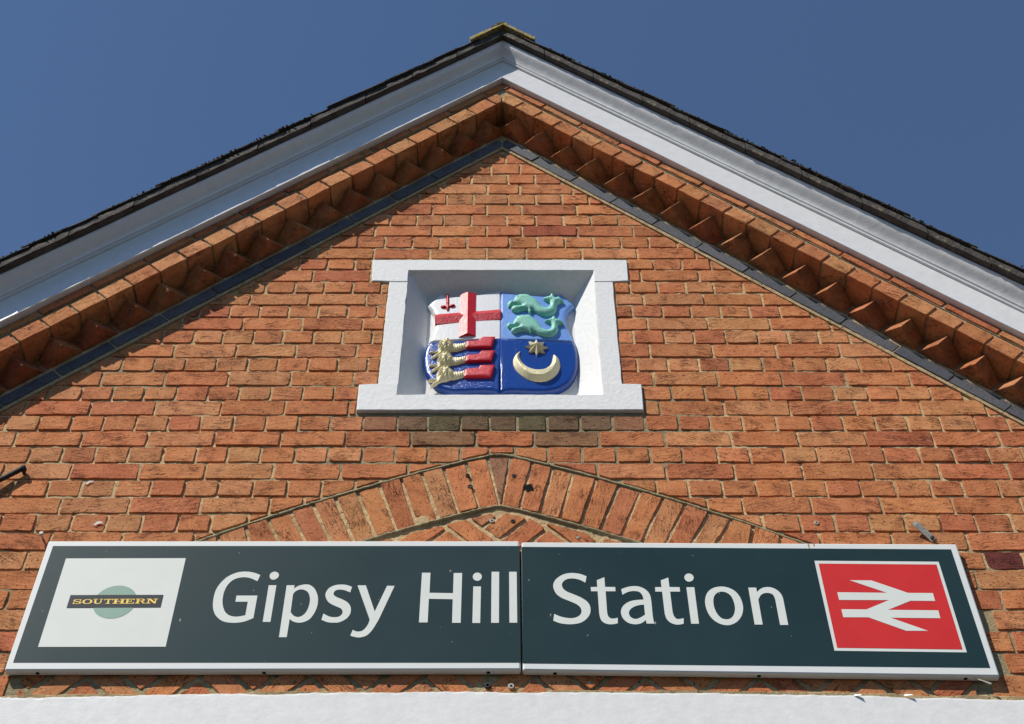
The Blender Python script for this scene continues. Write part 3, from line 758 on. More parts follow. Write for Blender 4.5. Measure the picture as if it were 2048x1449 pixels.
scored = []
for c in cells:
    geo = brick_geo(c[3], 0.0, -0.03, RNG)
    if geo is None:
        continue
    k, a, b, p = c
    t = pick_tint(RNG)
    xm = (a + b) / 2
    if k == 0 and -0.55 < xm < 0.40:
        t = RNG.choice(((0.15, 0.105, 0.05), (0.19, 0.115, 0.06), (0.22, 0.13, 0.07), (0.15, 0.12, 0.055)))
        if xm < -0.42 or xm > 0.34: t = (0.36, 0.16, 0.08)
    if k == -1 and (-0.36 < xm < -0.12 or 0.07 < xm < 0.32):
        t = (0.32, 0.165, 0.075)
    if k == 2 and 0.456 < a < 0.47: t = (0.30, 0.085, 0.045)
    if k == -8 and xm > 1.48 and xm < 1.60: t = (0.20, 0.05, 0.036)
    if k == 15 and RNG.random() < .3: t = (0.45, 0.12, 0.055)
    xs = [q[0] for q in p]; zs = [q[1] for q in p]
    cx, cz = sum(xs) / len(xs), sum(zs) / len(zs)
    vis, dep = in_view(cx, cz)
    hid = (-1.40 < cx < 1.34 and 4.22 < cz < 4.66)
    scored.append(((abs(area2(p)) / dep ** 3) * (1 if vis and not hid else 0), geo, t))
scored.sort(key=lambda s: -s[0])
rest = []
for i, (s, geo, t) in enumerate(scored):
    if i < 300 and s > 0:
        brick_obj('brick', geo, t, wall)
    else:
        rest.append((geo, t))
def join_bricks(name, items, parent, mat=None):
    V, F, B, T = [], [], [], []
    for geo, t in items:
        o = len(V)
        V += geo[0]; B += geo[2]; T += [t] * len(geo[0])
        F += [tuple(i + o for i in f) for f in geo[1]]
    return mk(name, V, F, mat or MAT['brick'], parent, tint=T, bp=B, kind='stuff')
join_bricks('remaining_bricks', rest, wall)

# white splashes on two bricks
for (x, z), s in zip(SPLAT, (0.8, 1.0)):
    r_ = random.Random(int(x * 1000))
    pl = [(x + math.cos(t) * 0.016 * s * r_.uniform(0.3, 1.2), z + math.sin(t) * 0.008 * r_.uniform(0.3, 1.2) + 0.004 * math.cos(t)) for t in [i * math.tau / 14 for i in range(14)]]
    sheet('paint_splash', [pl], 0.0035, MAT['splash'], wall)

# ---- blind arch: ring of voussoirs
def ring_bed():
    V, F, T = [], [], []
    N = 46
    for i in range(N + 1):
        x = -1.35 + 2.7 * i / N
        d = abs(x)
        for zz in (intr(d) - 0.02, ext(d) + 0.012):
            V.append((XC + x, 0.0062, zz)); T.append((0.52, 0.39, 0.21))
    for i in range(N):
        F.append((2 * i, 2 * i + 2, 2 * i + 3, 2 * i + 1))
    return mk('arch', V, F, MAT['mortar'], building, tint=T)
arch = ring_bed()
vj = sorted(VJ, key=lambda j: j[0][0])
def extend(j, s):
    (x0, z0), (x1, z1) = j
    return j
sl_ = []
for (a, b) in vj:
    # reach the intrados along the joint
    ax, az = a; bx, bz = b
    t = 1.0
    for it in range(60):
        x, z = ax + (bx - ax) * t, az + (bz - az) * t
        if z <= intr(abs(x - XC)) + 0.004: break
        t += 0.02
    sl_.append(((ax, ext(abs(ax - XC))), (ax + (bx - ax) * t, intr(abs(ax + (bx - ax) * t - XC)))))
# a few more on each side run down behind the sign
for side in (-1, 1):
    for i in range(4):
        e = sl_[0] if side < 0 else sl_[-1]
        dx = 0.082 * side
        ax, bx = e[0][0] + dx, e[1][0] + dx * 0.93
        n_ = ((ax, ext(abs(ax - XC))), (bx, intr(abs(bx - XC))))
        sl_ = [n_] + sl_ if side < 0 else sl_ + [n_]
for (a, b), (c, d) in zip(sl_, sl_[1:]):
    poly = [a, b, d, c]
    if abs(b[0] - d[0]) < 0.012:
        m_ = ((b[0] + d[0]) / 2, (b[1] + d[1]) / 2)
        poly = [a, (m_[0] - 0.007, m_[1] + .01), (m_[0] + 0.007, m_[1] + .01), c]
    ang = math.atan2(a[1] - b[1], a[0] - b[0])
    g = brick_geo(poly, 0.001, -0.03, RNG, ang=ang, joint=0.0058, round_max=0.009)
    if g:
        t = pick_tint(RNG)
        xm = (a[0] + c[0]) / 2
        if abs(xm - XC) < 0.03: t = (0.40, 0.19, 0.10)
        brick_obj('voussoir', g, t, arch)
# raised grey mortar fillets along the back and the soffit of the ring
def fillet(fn, d0, d1, name, hgt):
    V, F, T = [], [], []
    r_ = random.Random(3)
    N = 150
    for i in range(N + 1):
        x = -d1 + 2 * d1 * i / N
        z = fn(abs(x))
        j = r_.uniform(-0.0015, 0.0015)
        s = 0.32 * (1 if x > 0 else -1) * min(1, abs(x) / 0.05)
        for (o, w) in ((0.0055, -0.010), (0.0036, hgt * .8), (-0.0005, hgt), (-0.0036, hgt * .55), (-0.0055, -0.010)):
            V.append((XC + x + s * o, -(w + r_.uniform(-0.001, 0.001)), z + o + j))
            T.append((0.36, 0.31, 0.185))
    for i in range(N):
        for q in range(4):
            a = i * 5 + q
            F.append((a, a + 1, a + 6, a + 5))
    return mk(name, V, F, MAT['mortar'], arch, tint=T, smooth=True)
fillet(ext, 0, 1.1, 'mortar_fillet', 0.0035)
fillet(intr, 0, 0.6, 'mortar_fillet', 0.004)

# ---- tympanum: diagonal bricks inside the arch, seen above and below the sign
tym = mk('tympanum', [(XC - 1.38, 0.0066, 4.02), (XC + 1.38, 0.0066, 4.02), (XC + 1.38, 0.0066, 4.5), (XC - 1.38, 0.0066, 4.5)], [(0, 1, 2, 3)], MAT['mortar'], building, tint=(0.38, 0.33, 0.21))
def herring(zlo, zhi, xlo, xhi, upper):
    L_, H_ = 0.225, 0.075
    for i in range(-26, 27):
        for j in range(-40, 41):
            # herringbone lattice turned by 45 degrees
            bx, by = i * L_ * 1.0 + (j % 3) * H_, j * H_
            for kind in (0, 1):
                if kind == 0:
                    q = [(0, 0), (L_, 0), (L_, H_), (0, H_)]
                    ox, oy = i * 2 * L_ / 1.0 * 0.5 * 2 + j * H_, j * H_
                else:
                    q = [(0, 0), (H_, 0), (H_, L_), (0, L_)]
                    ox, oy = i * 2 * L_ * 0.5 * 2 + j * H_ + L_, j * H_ - L_ + H_
                pl = []
                for x, y in q:
                    X, Y = x + ox, y + oy
                    pl.append((XC + (X - Y) / R2 * 1.0, 4.50 + (X + Y) / R2))
                zs = [p[1] for p in pl]; xs = [p[0] for p in pl]
                if max(zs) < zlo or min(zs) > zhi or max(xs) < xlo or min(xs) > xhi:
                    continue
                pl = clip(ccw(pl), 0, 1, zhi); pl = clip(pl, 0, -1, -zlo) if len(pl) > 2 else pl
                if len(pl) > 2: pl = clip(pl, 1, 0, xhi)
                if len(pl) > 2: pl = clip(pl, -1, 0, -xlo)
                if upper and len(pl) > 2:
                    for s in (-1, 1):
                        if len(pl) > 2:
                            pl = clip(pl, 0.35 * s, 1, 4.847 + 0.35 * s * XC)
                if len(pl) < 3: continue
                ang = math.pi / 4 if kind == 0 else 3 * math.pi / 4
                g = brick_geo(dedupe(pl), 0.0, -0.03, RNG, ang=ang, joint=0.0075, round_max=0.008)
                if g:
                    t = pick_tint(RNG)
                    brick_obj('tympanum_brick', g, t, tym)
herring(4.60, 4.90, XC - 0.75, XC + 0.75, True)
herring(4.105, 4.30, XC - 1.36, XC + 1.36, False)

# ------------------------------------------------------------------ sloping courses under the roof edge
def uv(side, u, v):
    return (XC + side * (u + v) / R2, AZ + (v - u) / R2)
def rake_poly(side, u0, u1, c0, c1):
    v0, v1 = c0 / R2, c1 / R2
    # u is measured from the centre line at the middle of the course
    vm = (v0 + v1) / 2
    p = [uv(side, u0 - vm, v0), uv(side, u1 - vm, v0), uv(side, u1 - vm, v1), uv(side, u0 - vm, v1)]
    p = ccw(p)
    return clip(p, -side, 0, -side * (XC + side * 0.0005))
UMAX = 2.55 * R2

def bed(side, c0, c1, wf, name, parent, tint):
    """mortar backing of a sloping course"""
    d1 = 2.6
    V, F = [], []
    P = [(0, c0), (d1, c0), (d1, c1), (0, c1)]
    for w in (-0.05, wf):
        V += [(XC + side * d, -w, AZ + c - d) for d, c in P]
    F = [(0, 1, 5, 4), (1, 2, 6, 5), (2, 3, 7, 6), (3, 0, 4, 7), (4, 5, 6, 7), (3, 2, 1, 0)]
    if side < 0: F = [f[::-1] for f in F]
    return mk(name, V, F, MAT['mortar'], parent, tint=tint)

BLUE = ((0.115, 0.118, 0.125), 0.6), ((0.090, 0.094, 0.102), 0.4)
for side in (-1, 1):
    ang = -side * math.pi / 4
    # flush band of blue bricks
    bb = bed(side, C_B0 - 0.016, C_T0 + 0.004, 0.0045, 'blue_band', building, (0.55, 0.42, 0.24))
    u = 0.18 if side < 0 else 0.06
    us = [0.0, u]
    if side > 0: us += [0.205]
    while us[-1] < UMAX: us.append(us[-1] + RNG.uniform(0.226, 0.232))
    for a, b in zip(us, us[1:]):
        g = brick_geo(rake_poly(side, a, b, C_B0, C_B1), 0.009, -0.02, RNG, ang=ang, joint=0.0028, bev=0.0025, rough=0.5, round_max=0.004, tilt=0.0006)
        if g: brick_obj('band_brick', g, pick_tint(RNG, BLUE), bb, MAT['blue'])
    # dogtooth course: bricks set cornerwise
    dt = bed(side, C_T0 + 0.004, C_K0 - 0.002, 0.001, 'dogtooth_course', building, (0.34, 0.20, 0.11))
    u = 0.078 if side < 0 else 0.072
    tm_v, tm_f = [], []
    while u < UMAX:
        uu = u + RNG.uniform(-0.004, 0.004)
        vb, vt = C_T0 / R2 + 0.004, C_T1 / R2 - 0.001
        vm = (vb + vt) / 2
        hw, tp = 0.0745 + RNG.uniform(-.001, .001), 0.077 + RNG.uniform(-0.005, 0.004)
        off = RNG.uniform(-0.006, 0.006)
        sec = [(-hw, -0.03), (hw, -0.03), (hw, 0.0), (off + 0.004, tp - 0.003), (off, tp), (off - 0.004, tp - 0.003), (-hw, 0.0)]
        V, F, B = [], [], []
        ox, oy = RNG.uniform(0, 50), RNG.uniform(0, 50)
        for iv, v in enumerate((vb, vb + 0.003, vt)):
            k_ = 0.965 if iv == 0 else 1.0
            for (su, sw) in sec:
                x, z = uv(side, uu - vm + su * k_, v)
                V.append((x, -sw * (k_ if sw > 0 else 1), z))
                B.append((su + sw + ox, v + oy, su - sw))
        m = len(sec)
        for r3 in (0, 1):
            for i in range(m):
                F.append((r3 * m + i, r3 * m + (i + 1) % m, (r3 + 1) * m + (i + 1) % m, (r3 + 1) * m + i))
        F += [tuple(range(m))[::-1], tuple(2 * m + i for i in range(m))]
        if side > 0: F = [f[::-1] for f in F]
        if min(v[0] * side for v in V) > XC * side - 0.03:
            o = mk('tooth_brick', V, F, MAT['brick'], dt, tint=tuple(c * 0.8 for c in pick_tint(RNG)), bp=B)  # brick colour darkened on the teeth to deepen their shade
        for w_, hb in ((0.0, 0.0),):
            pm = []
            for v in (vt - 0.001, C_K0 / R2 + 0.006):
                for (su, sw) in ((-hw * .86, -0.01), (hw * .86, -0.01), (hw * .86, 0.0), (off, tp * .86), (-hw * .86, 0.0)):
                    x, z = uv(side, uu - vm + su, v)
                    pm.append((x, -sw, z))
            o5 = len(tm_v)
            tm_v += pm
            fs_ = [(i, (i + 1) % 5, 5 + (i + 1) % 5, 5 + i) for i in range(5)] + [(4, 3, 2, 1, 0), (5, 6, 7, 8, 9)]
            tm_f += [tuple(i + o5 for i in (f if side < 0 else f[::-1])) for f in fs_]
        u += 0.1545
    mk('mortar', tm_v, tm_f, MAT['mortar'], dt, tint=(0.42, 0.33, 0.19))
    # projecting course of headers
    cc = bed(side, C_K0 + 0.013, C_S0 + 0.002, W_CAP - 0.007, 'projecting_course', building, (0.46, 0.37, 0.23))
    us = [0.0, 0.07 if side < 0 else 0.11]
    while us[-1] < UMAX: us.append(us[-1] + RNG.uniform(0.114, 0.122))
    for a, b in zip(us, us[1:]):
        g = brick_geo(rake_poly(side, a, b, C_K0 - 0.004, C_K1 + 0.006), W_CAP, -0.02, RNG, ang=ang, joint=0.0045, bev=0.0025, rough=0.8, round_max=0.007, tilt=0.001)
        if g: brick_obj('header_brick', g, pick_tint(RNG, (((0.68, 0.305, 0.122), .55), ((0.66, 0.26, 0.098), .45))), cc)
    # stretchers above it, half behind the bargeboard
    sc = bed(side, C_S0 + 0.003, C_S1, W_STR - 0.006, 'upper_course', building, (0.46, 0.37, 0.23))
    us = [0.0, 0.12 if side < 0 else 0.05]
    while us[-1] < UMAX: us.append(us[-1] + RNG.uniform(0.22, 0.232))
    for a, b in zip(us, us[1:]):
        g = brick_geo(rake_poly(side, a, b, C_S0 + 0.001, C_S1), W_STR, -0.02, RNG, ang=ang, joint=0.0045, bev=0.0025, rough=0.8, round_max=0.006, tilt=0.001)
        if g: brick_obj('stretcher_brick', g, pick_tint(RNG), sc)

# ------------------------------------------------------------------ bargeboards
def sweep(name, prof, side, d1, mat, parent, n=70, wob=0.0, seed=1, smooth=False, d0=0.0):
    r_ = random.Random(seed)
    V, F = [], []
    m = len(prof)
    ph = r_.uniform(0, 50)
    for i in range(n + 1):
        d = d0 + (d1 - d0) * i / n
        for j, (c, w) in enumerate(prof):
            q = (vnoise(d * 5 + ph, j * 0.35 + seed) - 0.5) * 2 * wob if i > 0 else 0
            V.append((XC + side * d, -(w + q), AZ + c - d + q * 0.6))
    for i in range(n):
        for j in range(m):
            k = (j + 1) % m
            F.append((i * m + j, i * m + k, (i + 1) * m + k, (i + 1) * m + j))
    F += [tuple(range(m))[::-1], tuple(n * m + j for j in range(m))]
    if side > 0: F = [f[::-1] for f in F]
    return mk(name, V, F, mat, parent, smooth=smooth)
DM = 2.75
for side in (-1, 1):
    prof = [(5.8155, 0.060), (5.8155, W_BB - 0.004), (5.8185, W_BB), (5.890, W_BB), (5.965, W_BB), (6.052, W_BB - 0.002), (6.052, 0.060)]
    bgb = sweep('bargeboard', prof, side, DM, MAT['gloss_white'], building, wob=0.0008, seed=3 + side)
    mo = [(5.966, W_BB - 0.012), (5.966, W_BB + 0.006), (5.969, W_BB + 0.009), (5.976, W_BB + 0.009), (5.979, W_BB + 0.007), (5.981, W_BB + 0.011)]
    for k in range(11):                      # ogee
        t = k / 10
        c = 5.983 + 0.060 * t
        w = W_BB + 0.014 + (W_MO - W_BB - 0.016) * (t - math.sin(2 * math.pi * t) / (2 * math.pi) * 0.5)
        mo.append((c, w))
    mo += [(6.047, W_MO), (6.0545, W_MO), (6.0545, W_BB - 0.012)]
    sweep('moulding', mo, side, DM, MAT['moulding_white' if side > 0 else 'gloss_white'], bgb, wob=0.0014, seed=9 + side, n=140)

# ------------------------------------------------------------------ roof: two slopes, verge pieces, slates, ridge, moss
def rbox(name, side, d0, d1, c0, c1, y0, y1, mat, parent, tiltc=0.0, jag=0.0, seed=0, n=6):
    """slab following the slope between d0 and d1 (from the centre line); y from front to back"""
    r_ = random.Random(seed)
    V, F = [], []
    for i in range(n + 1):
        t = i / n
        d = d0 + (d1 - d0) * t
        dc = tiltc * t
        jj = [r_.uniform(-jag, jag) for _ in range(4)]
        V += [(XC + side * d, y0 + jj[0], AZ + c0 - d + dc + jj[1]), (XC + side * d, y0 + jj[2], AZ + c1 - d + dc + jj[3]),
              (XC + side * d, y1, AZ + c1 - d + dc), (XC + side * d, y1, AZ + c0 - d + dc)]
    for i in range(n):
        for j in range(4):
            k = (j + 1) % 4
            F.append((i * 4 + j, i * 4 + k, (i + 1) * 4 + k, (i + 1) * 4 + j))
    F += [(3, 2, 1, 0), tuple(n * 4 + j for j in range(4))]
    if side > 0: F = [f[::-1] for f in F]
    return mk(name, V, F, mat, parent)

roof_v, roof_f = [], []
for side in (-1, 1):
    o = len(roof_v)
    for d in (0.0, DM + 0.15):
        for y in (-0.19, 7.5):
            for c in (6.062, 6.108):
                roof_v.append((XC + side * d, y, AZ + c - d))
    fs = [(0, 1, 3, 2), (4, 6, 7, 5), (0, 4, 5, 1), (2, 3, 7, 6), (0, 2, 6, 4), (1, 5, 7, 3)]
    roof_f += [tuple(i + o for i in (f if side > 0 else f[::-1])) for f in fs]
roof = mk('roof', roof_v, roof_f, MAT['slate'], building)
for side in (-1, 1):
    r_ = random.Random(20 + side)
    d = 0.0
    while d < DM:
        l = r_.uniform(0.185, 0.215)
        rbox('verge_piece', side, d + (0.0008 if d > 0 else 0), d + l - 0.002, 6.0565, 6.099 + r_.uniform(-.002, .002), -(W_VG + r_.uniform(-0.003, 0.003)), -0.12, MAT['slate'], roof, jag=0.0018, seed=r_.randrange(999), n=8)
        d += l
    d = 0.10
    while d < DM:
        rbox('slate', side, d, d + 0.225, 6.1015 + 0.001, 6.1085, -(W_VG + 0.010 + r_.uniform(-0.004, 0.004)), 0.10, MAT['slate'], roof, tiltc=0.014, jag=0.0016, seed=r_.randrange(999), n=6)
        d += 0.205
# ridge tile
def ridge_piece(y0, y1, seed):
    r_ = random.Random(seed)
    V, F = [], []
    L_ = 0.142
    lo = [(-L_, -L_), (0, 0), (L_, -L_)]
    sec = [(-L_ - .004, 6.112 - L_), (-0.07, 6.114 - 0.07), (0, 6.116), (0.07, 6.114 - 0.07), (L_ + .004, 6.112 - L_), (L_ + 0.008, 6.138 - L_), (0.075, 6.142 - 0.075), (0.012, 6.147 - 0.008), (-0.012, 6.147 - 0.008), (-0.075, 6.142 - 0.075), (-L_ - 0.008, 6.138 - L_)]
    m = len(sec)
    ys = [y0, y0 + 0.03, (y0 + y1) / 2, y1]
    for y in ys:
        for x, c in sec:
            V.append((XC + x + r_.uniform(-.002, .002), y + r_.uniform(-0.004, 0.004), AZ + c + r_.uniform(-.0025, .0025)))
    for i in range(len(ys) - 1):
        for j in range(m):
            k = (j + 1) % m
            F.append((i * m + j, (i + 1) * m + j, (i + 1) * m + k, i * m + k))
    F += [tuple(range(m)), tuple((len(ys) - 1) * m + j for j in range(m))[::-1]]
    return mk('ridge_tile', V, F, MAT['ridge'], roof)
y = -(W_VG + 0.022)
for i in range(17):
    ridge_piece(y, y + 0.445, i)
    y += 0.45
# moss on the verge
def moss():
    r_ = random.Random(5)
    V, F = [], []
    for i in range(4200):
        side = -1 if i % 2 else 1
        d = r_.uniform(0.13, 2.4)
        dens = vnoise(d * 4 + side * 7, 3.3)
        big = 0.55
        if dens < 0.45 and r_.random() < 0.85: continue
        s = r_.uniform(0.002, 0.0055) * (0.6 + dens)
        x, yy, z = XC + side * d, -(W_VG + r_.uniform(-0.05, 0.012)), AZ + 6.113 - d + r_.uniform(-0.004, 0.007)
        o = len(V)
        for (a, b, c) in ((1, 0, 0), (-1, 0, 0), (0, 1, 0), (0, -1, 0), (0, 0, 1), (0, 0, -1)):
            k = s * r_.uniform(0.6, 1.3)
            V.append((x + a * k + r_.uniform(-.3, .3) * s, yy + b * k + r_.uniform(-.3, .3) * s, z + c * k))
        F += [tuple(o + q for q in f) for f in ((0, 2, 4), (2, 1, 4), (1, 3, 4), (3, 0, 4), (2, 0, 5), (1, 2, 5), (3, 1, 5), (0, 3, 5))]
    return mk('moss', V, F, MAT['moss'], roof, kind='stuff')
moss()

# side walls and lower front of the building
for side in (-1, 1):
    x0, x1 = sorted((XC + side * (HW - 0.3), XC + side * HW))
    box('side_wall', x0, x1, 0.43, 7.3, 0, AZ + 5.9 - HW, MAT['mortar'], building, tint=(0.45, 0.2, 0.1))
box('lower_wall', XC - HW - 0.001, XC + HW + 0.001, 0.004, 0.109, 0, 3.30, MAT['masonry_white'], building)

# white painted band under the sign
def white_band():
    r_ = random.Random(11)
    ctl = [(-2.75, 4.07), (-1.75, 4.098), (-1.2976, 4.1075), (-0.878, 4.1160), (-0.40, 4.1215), (-0.034, 4.1250), (0.45, 4.1205), (0.95, 4.1120), (1.4235, 4.0960), (2.66, 4.06)]
    top = []
    x = XC - 2.7
    while x < XC + 2.7:
        for (a, b) in zip(ctl, ctl[1:]):
            if a[0] <= x <= b[0]:
                t = (x - a[0]) / (b[0] - a[0])
                z = a[1] + t * (b[1] - a[1])
        z += 0.0024 * (vnoise(x * 90, 5) - 0.5) + 0.006 * (vnoise(x * 9, 2) - 0.5)
        top.append((x, z))
        x += r_.uniform(0.004, 0.012)
    V, F = [], []
    n = len(top)
    for (x, z) in top:
        lip = 0.003 * (vnoise(x * 40, 7) - 0.5)
        V += [(x, 0.03, z + 0.001), (x, -0.0065 - lip, z), (x, -0.0085 - lip * .5, z - 0.0022), (x, -0.009, z - 0.008), (x, -0.009, 3.3015), (x, 0.03, 3.3015)]
    for i in range(n - 1):
        for j in range(5):
            F.append((i * 6 + j, i * 6 + 6 + j, i * 6 + 7 + j, i * 6 + 1 + j)[::-1])
    return mk('white_band', V, F, MAT['band_white'], building, smooth=False)
wb = white_band()
# curled flakes of paint along its top edge
for (x, l) in ((0.96, 0.018), (1.10, 0.022)):
    z = 4.1115 if x > 0.8 else 4.116
    r_ = random.Random(int(x * 100))
    V, F = [], []
    for i in range(7):
        t = i / 6
        V += [(x + l * t, -(0.009 + 0.006 * t * t), z + 0.003 + 0.002 * math.sin(t * 5)), (x + l * t, -(0.010 + 0.010 * t), z - 0.003 - 0.004 * t * r_.uniform(.6, 1.2))]
    for i in range(6):
        F.append((2 * i, 2 * i + 1, 2 * i + 3, 2 * i + 2))
    mk('paint_flake', V, F, MAT['band_white'], wb)
# broken mortar fillet on top of the band
def crumbs():
    r_ = random.Random(2)
    V, F, T = [], [], []
    x = XC - 1.9
    prev = None
    n = 0
    while x < XC + 1.9:
        zt = 4.124 - 0.018 * ((x - XC) / 1.4) ** 2 + 0.012 * (vnoise(x * 6, 8) - 0.35)
        V += [(x, 0.004, zt + 0.012), (x, -0.001 - 0.006 * vnoise(x * 14, 1), zt + 0.004), (x, -0.004, zt - 0.012)]
        T += [(0.47, 0.37, 0.21)] * 3
        if n: F += [(n * 3 - 3, n * 3 - 2, n * 3 + 1, n * 3), (n * 3 - 2, n * 3 - 1, n * 3 + 2, n * 3 + 1)]
        n += 1
        x += r_.uniform(0.006, 0.016)
    return mk('mortar_fillet', V, F, MAT['mortar'], wb, tint=T)
crumbs()

# ------------------------------------------------------------------ niche and its painted stone surround
ND, NI = 0.088, 0.0775
def niche():
    V, F = [], []
    f = [(NX0, NZ0), (NX1, NZ0), (NX1, NZ1), (NX0, NZ1)]
    b = [(NX0 + NI, NZ0 + NI), (NX1 - NI, NZ0 + NI), (NX1 - NI, NZ1 - NI), (NX0 + NI, NZ1 - NI)]
    V = [(x, 0.001, z) for x, z in f] + [(x, ND, z) for x, z in b]
    for i in range(4):
        j = (i + 1) % 4
        F.append((i, j, 4 + j, 4 + i)[::-1])
    F.append((4, 5, 6, 7))
    return mk('niche', V, F, MAT['masonry_white'], building)
nich = niche()
def jit(pl, s, seed, step=0.03):
    r_ = random.Random(seed)
    out = []
    for i in range(len(pl)):
        a, b = pl[i], pl[(i + 1) % len(pl)]
        l = math.hypot(b[0] - a[0], b[1] - a[1])
        k = max(1, int(l / step))
        for j in range(k):
            t = j / k
            out.append((a[0] + (b[0] - a[0]) * t + (r_.gauss(0, s) if j else 0), a[1] + (b[1] - a[1]) * t + (r_.gauss(0, s) if j else 0)))
    return out
e = 0.0012
slab('lintel', jit([(-0.5465, 6.206), (0.4512, 6.206), (0.4487, 6.066), (0.3885, 6.062), (NX1, 6.062), (NX1, NZ1), (NX0, NZ1), (NX0, 6.062), (-0.4715, 6.062), (-0.5400, 6.066)][::-1], 0.0007, 1), -0.03, 0.006, MAT['masonry_white'], nich, bev=0.003)
slab('jamb', jit([(-0.4715, 5.4545), (NX0, 5.4545), (NX0, 6.062 - e), (-0.4715, 6.062 - e)], 0.0007, 2), -0.03, 0.0052, MAT['masonry_white'], nich, bev=0.002)
slab('jamb', jit([(NX1, 5.4545), (0.3885, 5.4545), (0.3885, 6.062 - e), (NX1, 6.062 - e)], 0.0007, 3), -0.03, 0.0052, MAT['masonry_white'], nich, bev=0.002)
slab('sill', jit([(-0.5365, 5.312), (0.4545, 5.313), (0.4566, 5.4515), (0.39, 5.4535), (NX1, 5.4535), (NX1, NZ0), (NX0, NZ0), (NX0, 5.4535), (-0.47, 5.4535), (-0.5387, 5.4490)], 0.0007, 4), -0.03, 0.012, MAT['masonry_white'], nich, bev=0.003)

# ------------------------------------------------------------------ heraldic shield
shield = thing('heraldic_shield', 'painted relief shield with red cross, dolphins, lion heads, star and crescent in white niche', 'coat of arms', (XC, ND, 5.43))
SHW = -0.064
def bulge(x, z):
    t = min(1, abs(x - XC) / 0.285)
    return SHW + 0.016 * (1 - t ** 1.7) + 0.004 * (1 - min(1, abs(z - 5.77) / 0.32) ** 2)
outline = ccw(dedupe(catmull(SHIELD, 5)))
SCZ = SH_C[1] - 0.004

def seg_dist(P, loop):
    A = np.array(loop); B = np.roll(A, -1, axis=0)
    AB = B - A
    L2 = np.maximum((AB ** 2).sum(1), 1e-12)
    t = np.clip(((P[:, None, :] - A[None]) * AB[None]).sum(2) / L2[None], 0, 1)
    q = A[None] + t[..., None] * AB[None]
    return np.sqrt(((P[:, None, :] - q) ** 2).sum(2)).min(1)

def inside(P, loop):
    A = np.array(loop); B = np.roll(A, -1, axis=0)
    c = np.zeros(len(P), bool)
    for (ax, az), (bx, bz) in zip(A, B):
        m = ((az > P[:, 1]) != (bz > P[:, 1])) & (P[:, 0] < (bx - ax) * (P[:, 1] - az) / (bz - az + 1e-15) + ax)
        c ^= m
    return c

def relief(name, loop, hfun, mat, parent, grid=0.003, skirt=0.006, base=None, extra=(), smooth=True, **kw):
    """solid relief standing on the shield: outline, interior grid, height above the shield face"""
    loop = ccw(dedupe(loop, 2e-4))
    A = np.array(loop)
    lo, hi = A.min(0), A.max(0)
    gx = np.arange(lo[0] + grid / 2, hi[0], grid); gz = np.arange(lo[1] + grid / 2, hi[1], grid * 0.9)
    P = np.array([(x + (grid / 2 if j % 2 else 0), z) for j, z in enumerate(gz) for x in gx])
    if len(P):
        P = P[inside(P, loop)]
    if len(P):
        P = P[seg_dist(P, loop) > grid * 0.45]
    pts = [tuple(p) for p in loop] + [tuple(p) for p in P] + [tuple(p) for p in extra]
    n = len(loop)
    res = delaunay_2d_cdt([Vector(p) for p in pts], [], [list(range(n))], 1, 1e-6)
    Q = np.array([(v.x, v.y) for v in res[0]])
    dist = seg_dist(Q, loop)
    H = hfun(Q[:, 0], Q[:, 1], dist)
    bs = base or bulge
    V = [(x, -(bs(x, z) + h), z) for (x, z), h in zip(Q, H)]
    F = []
    for f in res[2]:
        a, b, c = (Q[i] for i in f[:3])
        s = (b[0] - a[0]) * (c[1] - a[1]) - (b[1] - a[1]) * (c[0] - a[0])
        F.append(tuple(f) if s > 0 else tuple(f)[::-1])
    # skirt down into the shield
    m = {}
    for i, p in enumerate(loop):
        j = int(np.argmin(((Q - np.array(p)) ** 2).sum(1)))
        m[i] = j
    o = len(V)
    for i in range(n):
        x, z = loop[i]
        V.append((x, -(bs(x, z) - skirt), z))
    for i in range(n):
        j = (i + 1) % n
        if m[i] != m[j]:
            F.append((m[j], m[i], o + i, o + j)[::-1] if False else (m[i], o + i, o + j, m[j]))
    return mk(name, V, F, mat, parent, smooth=smooth, **kw)

quarters = [('white', (1, 0, XC), (0, -1, -SCZ)), ('light', (-1, 0, -XC), (0, -1, -SCZ)), ('darkl', (1, 0, XC), (0, 1, SCZ)), ('darkr', (-1, 0, -XC), (0, 1, SCZ))]
qm = {'white': 'sh_white', 'light': 'sh_light', 'darkl': 'sh_dark', 'darkr': 'sh_dark'}
ql = {'white': 'white quarter', 'light': 'light blue quarter', 'darkl': 'dark blue quarter under the lion heads', 'darkr': 'dark blue quarter under the crescent'}
for nm, h1, h2 in quarters:
    p = clip(outline, *h1)
    p = dedupe(clip(p, *h2), 3e-4)
    # rounded shoulder at the outer edge
    def hq(x, z, d, nm=nm):
        P = np.stack([x, z], 1)
        de = seg_dist(P, outline)
        t = np.clip(de / 0.014, 0, 1)
        return -0.009 * (1 - np.sqrt(np.clip(1 - (1 - t) ** 2, 0, 1)))
    relief('quarter', p, hq, MAT[qm[nm]], shield, grid=0.0065, skirt=0.034, label=ql[nm])

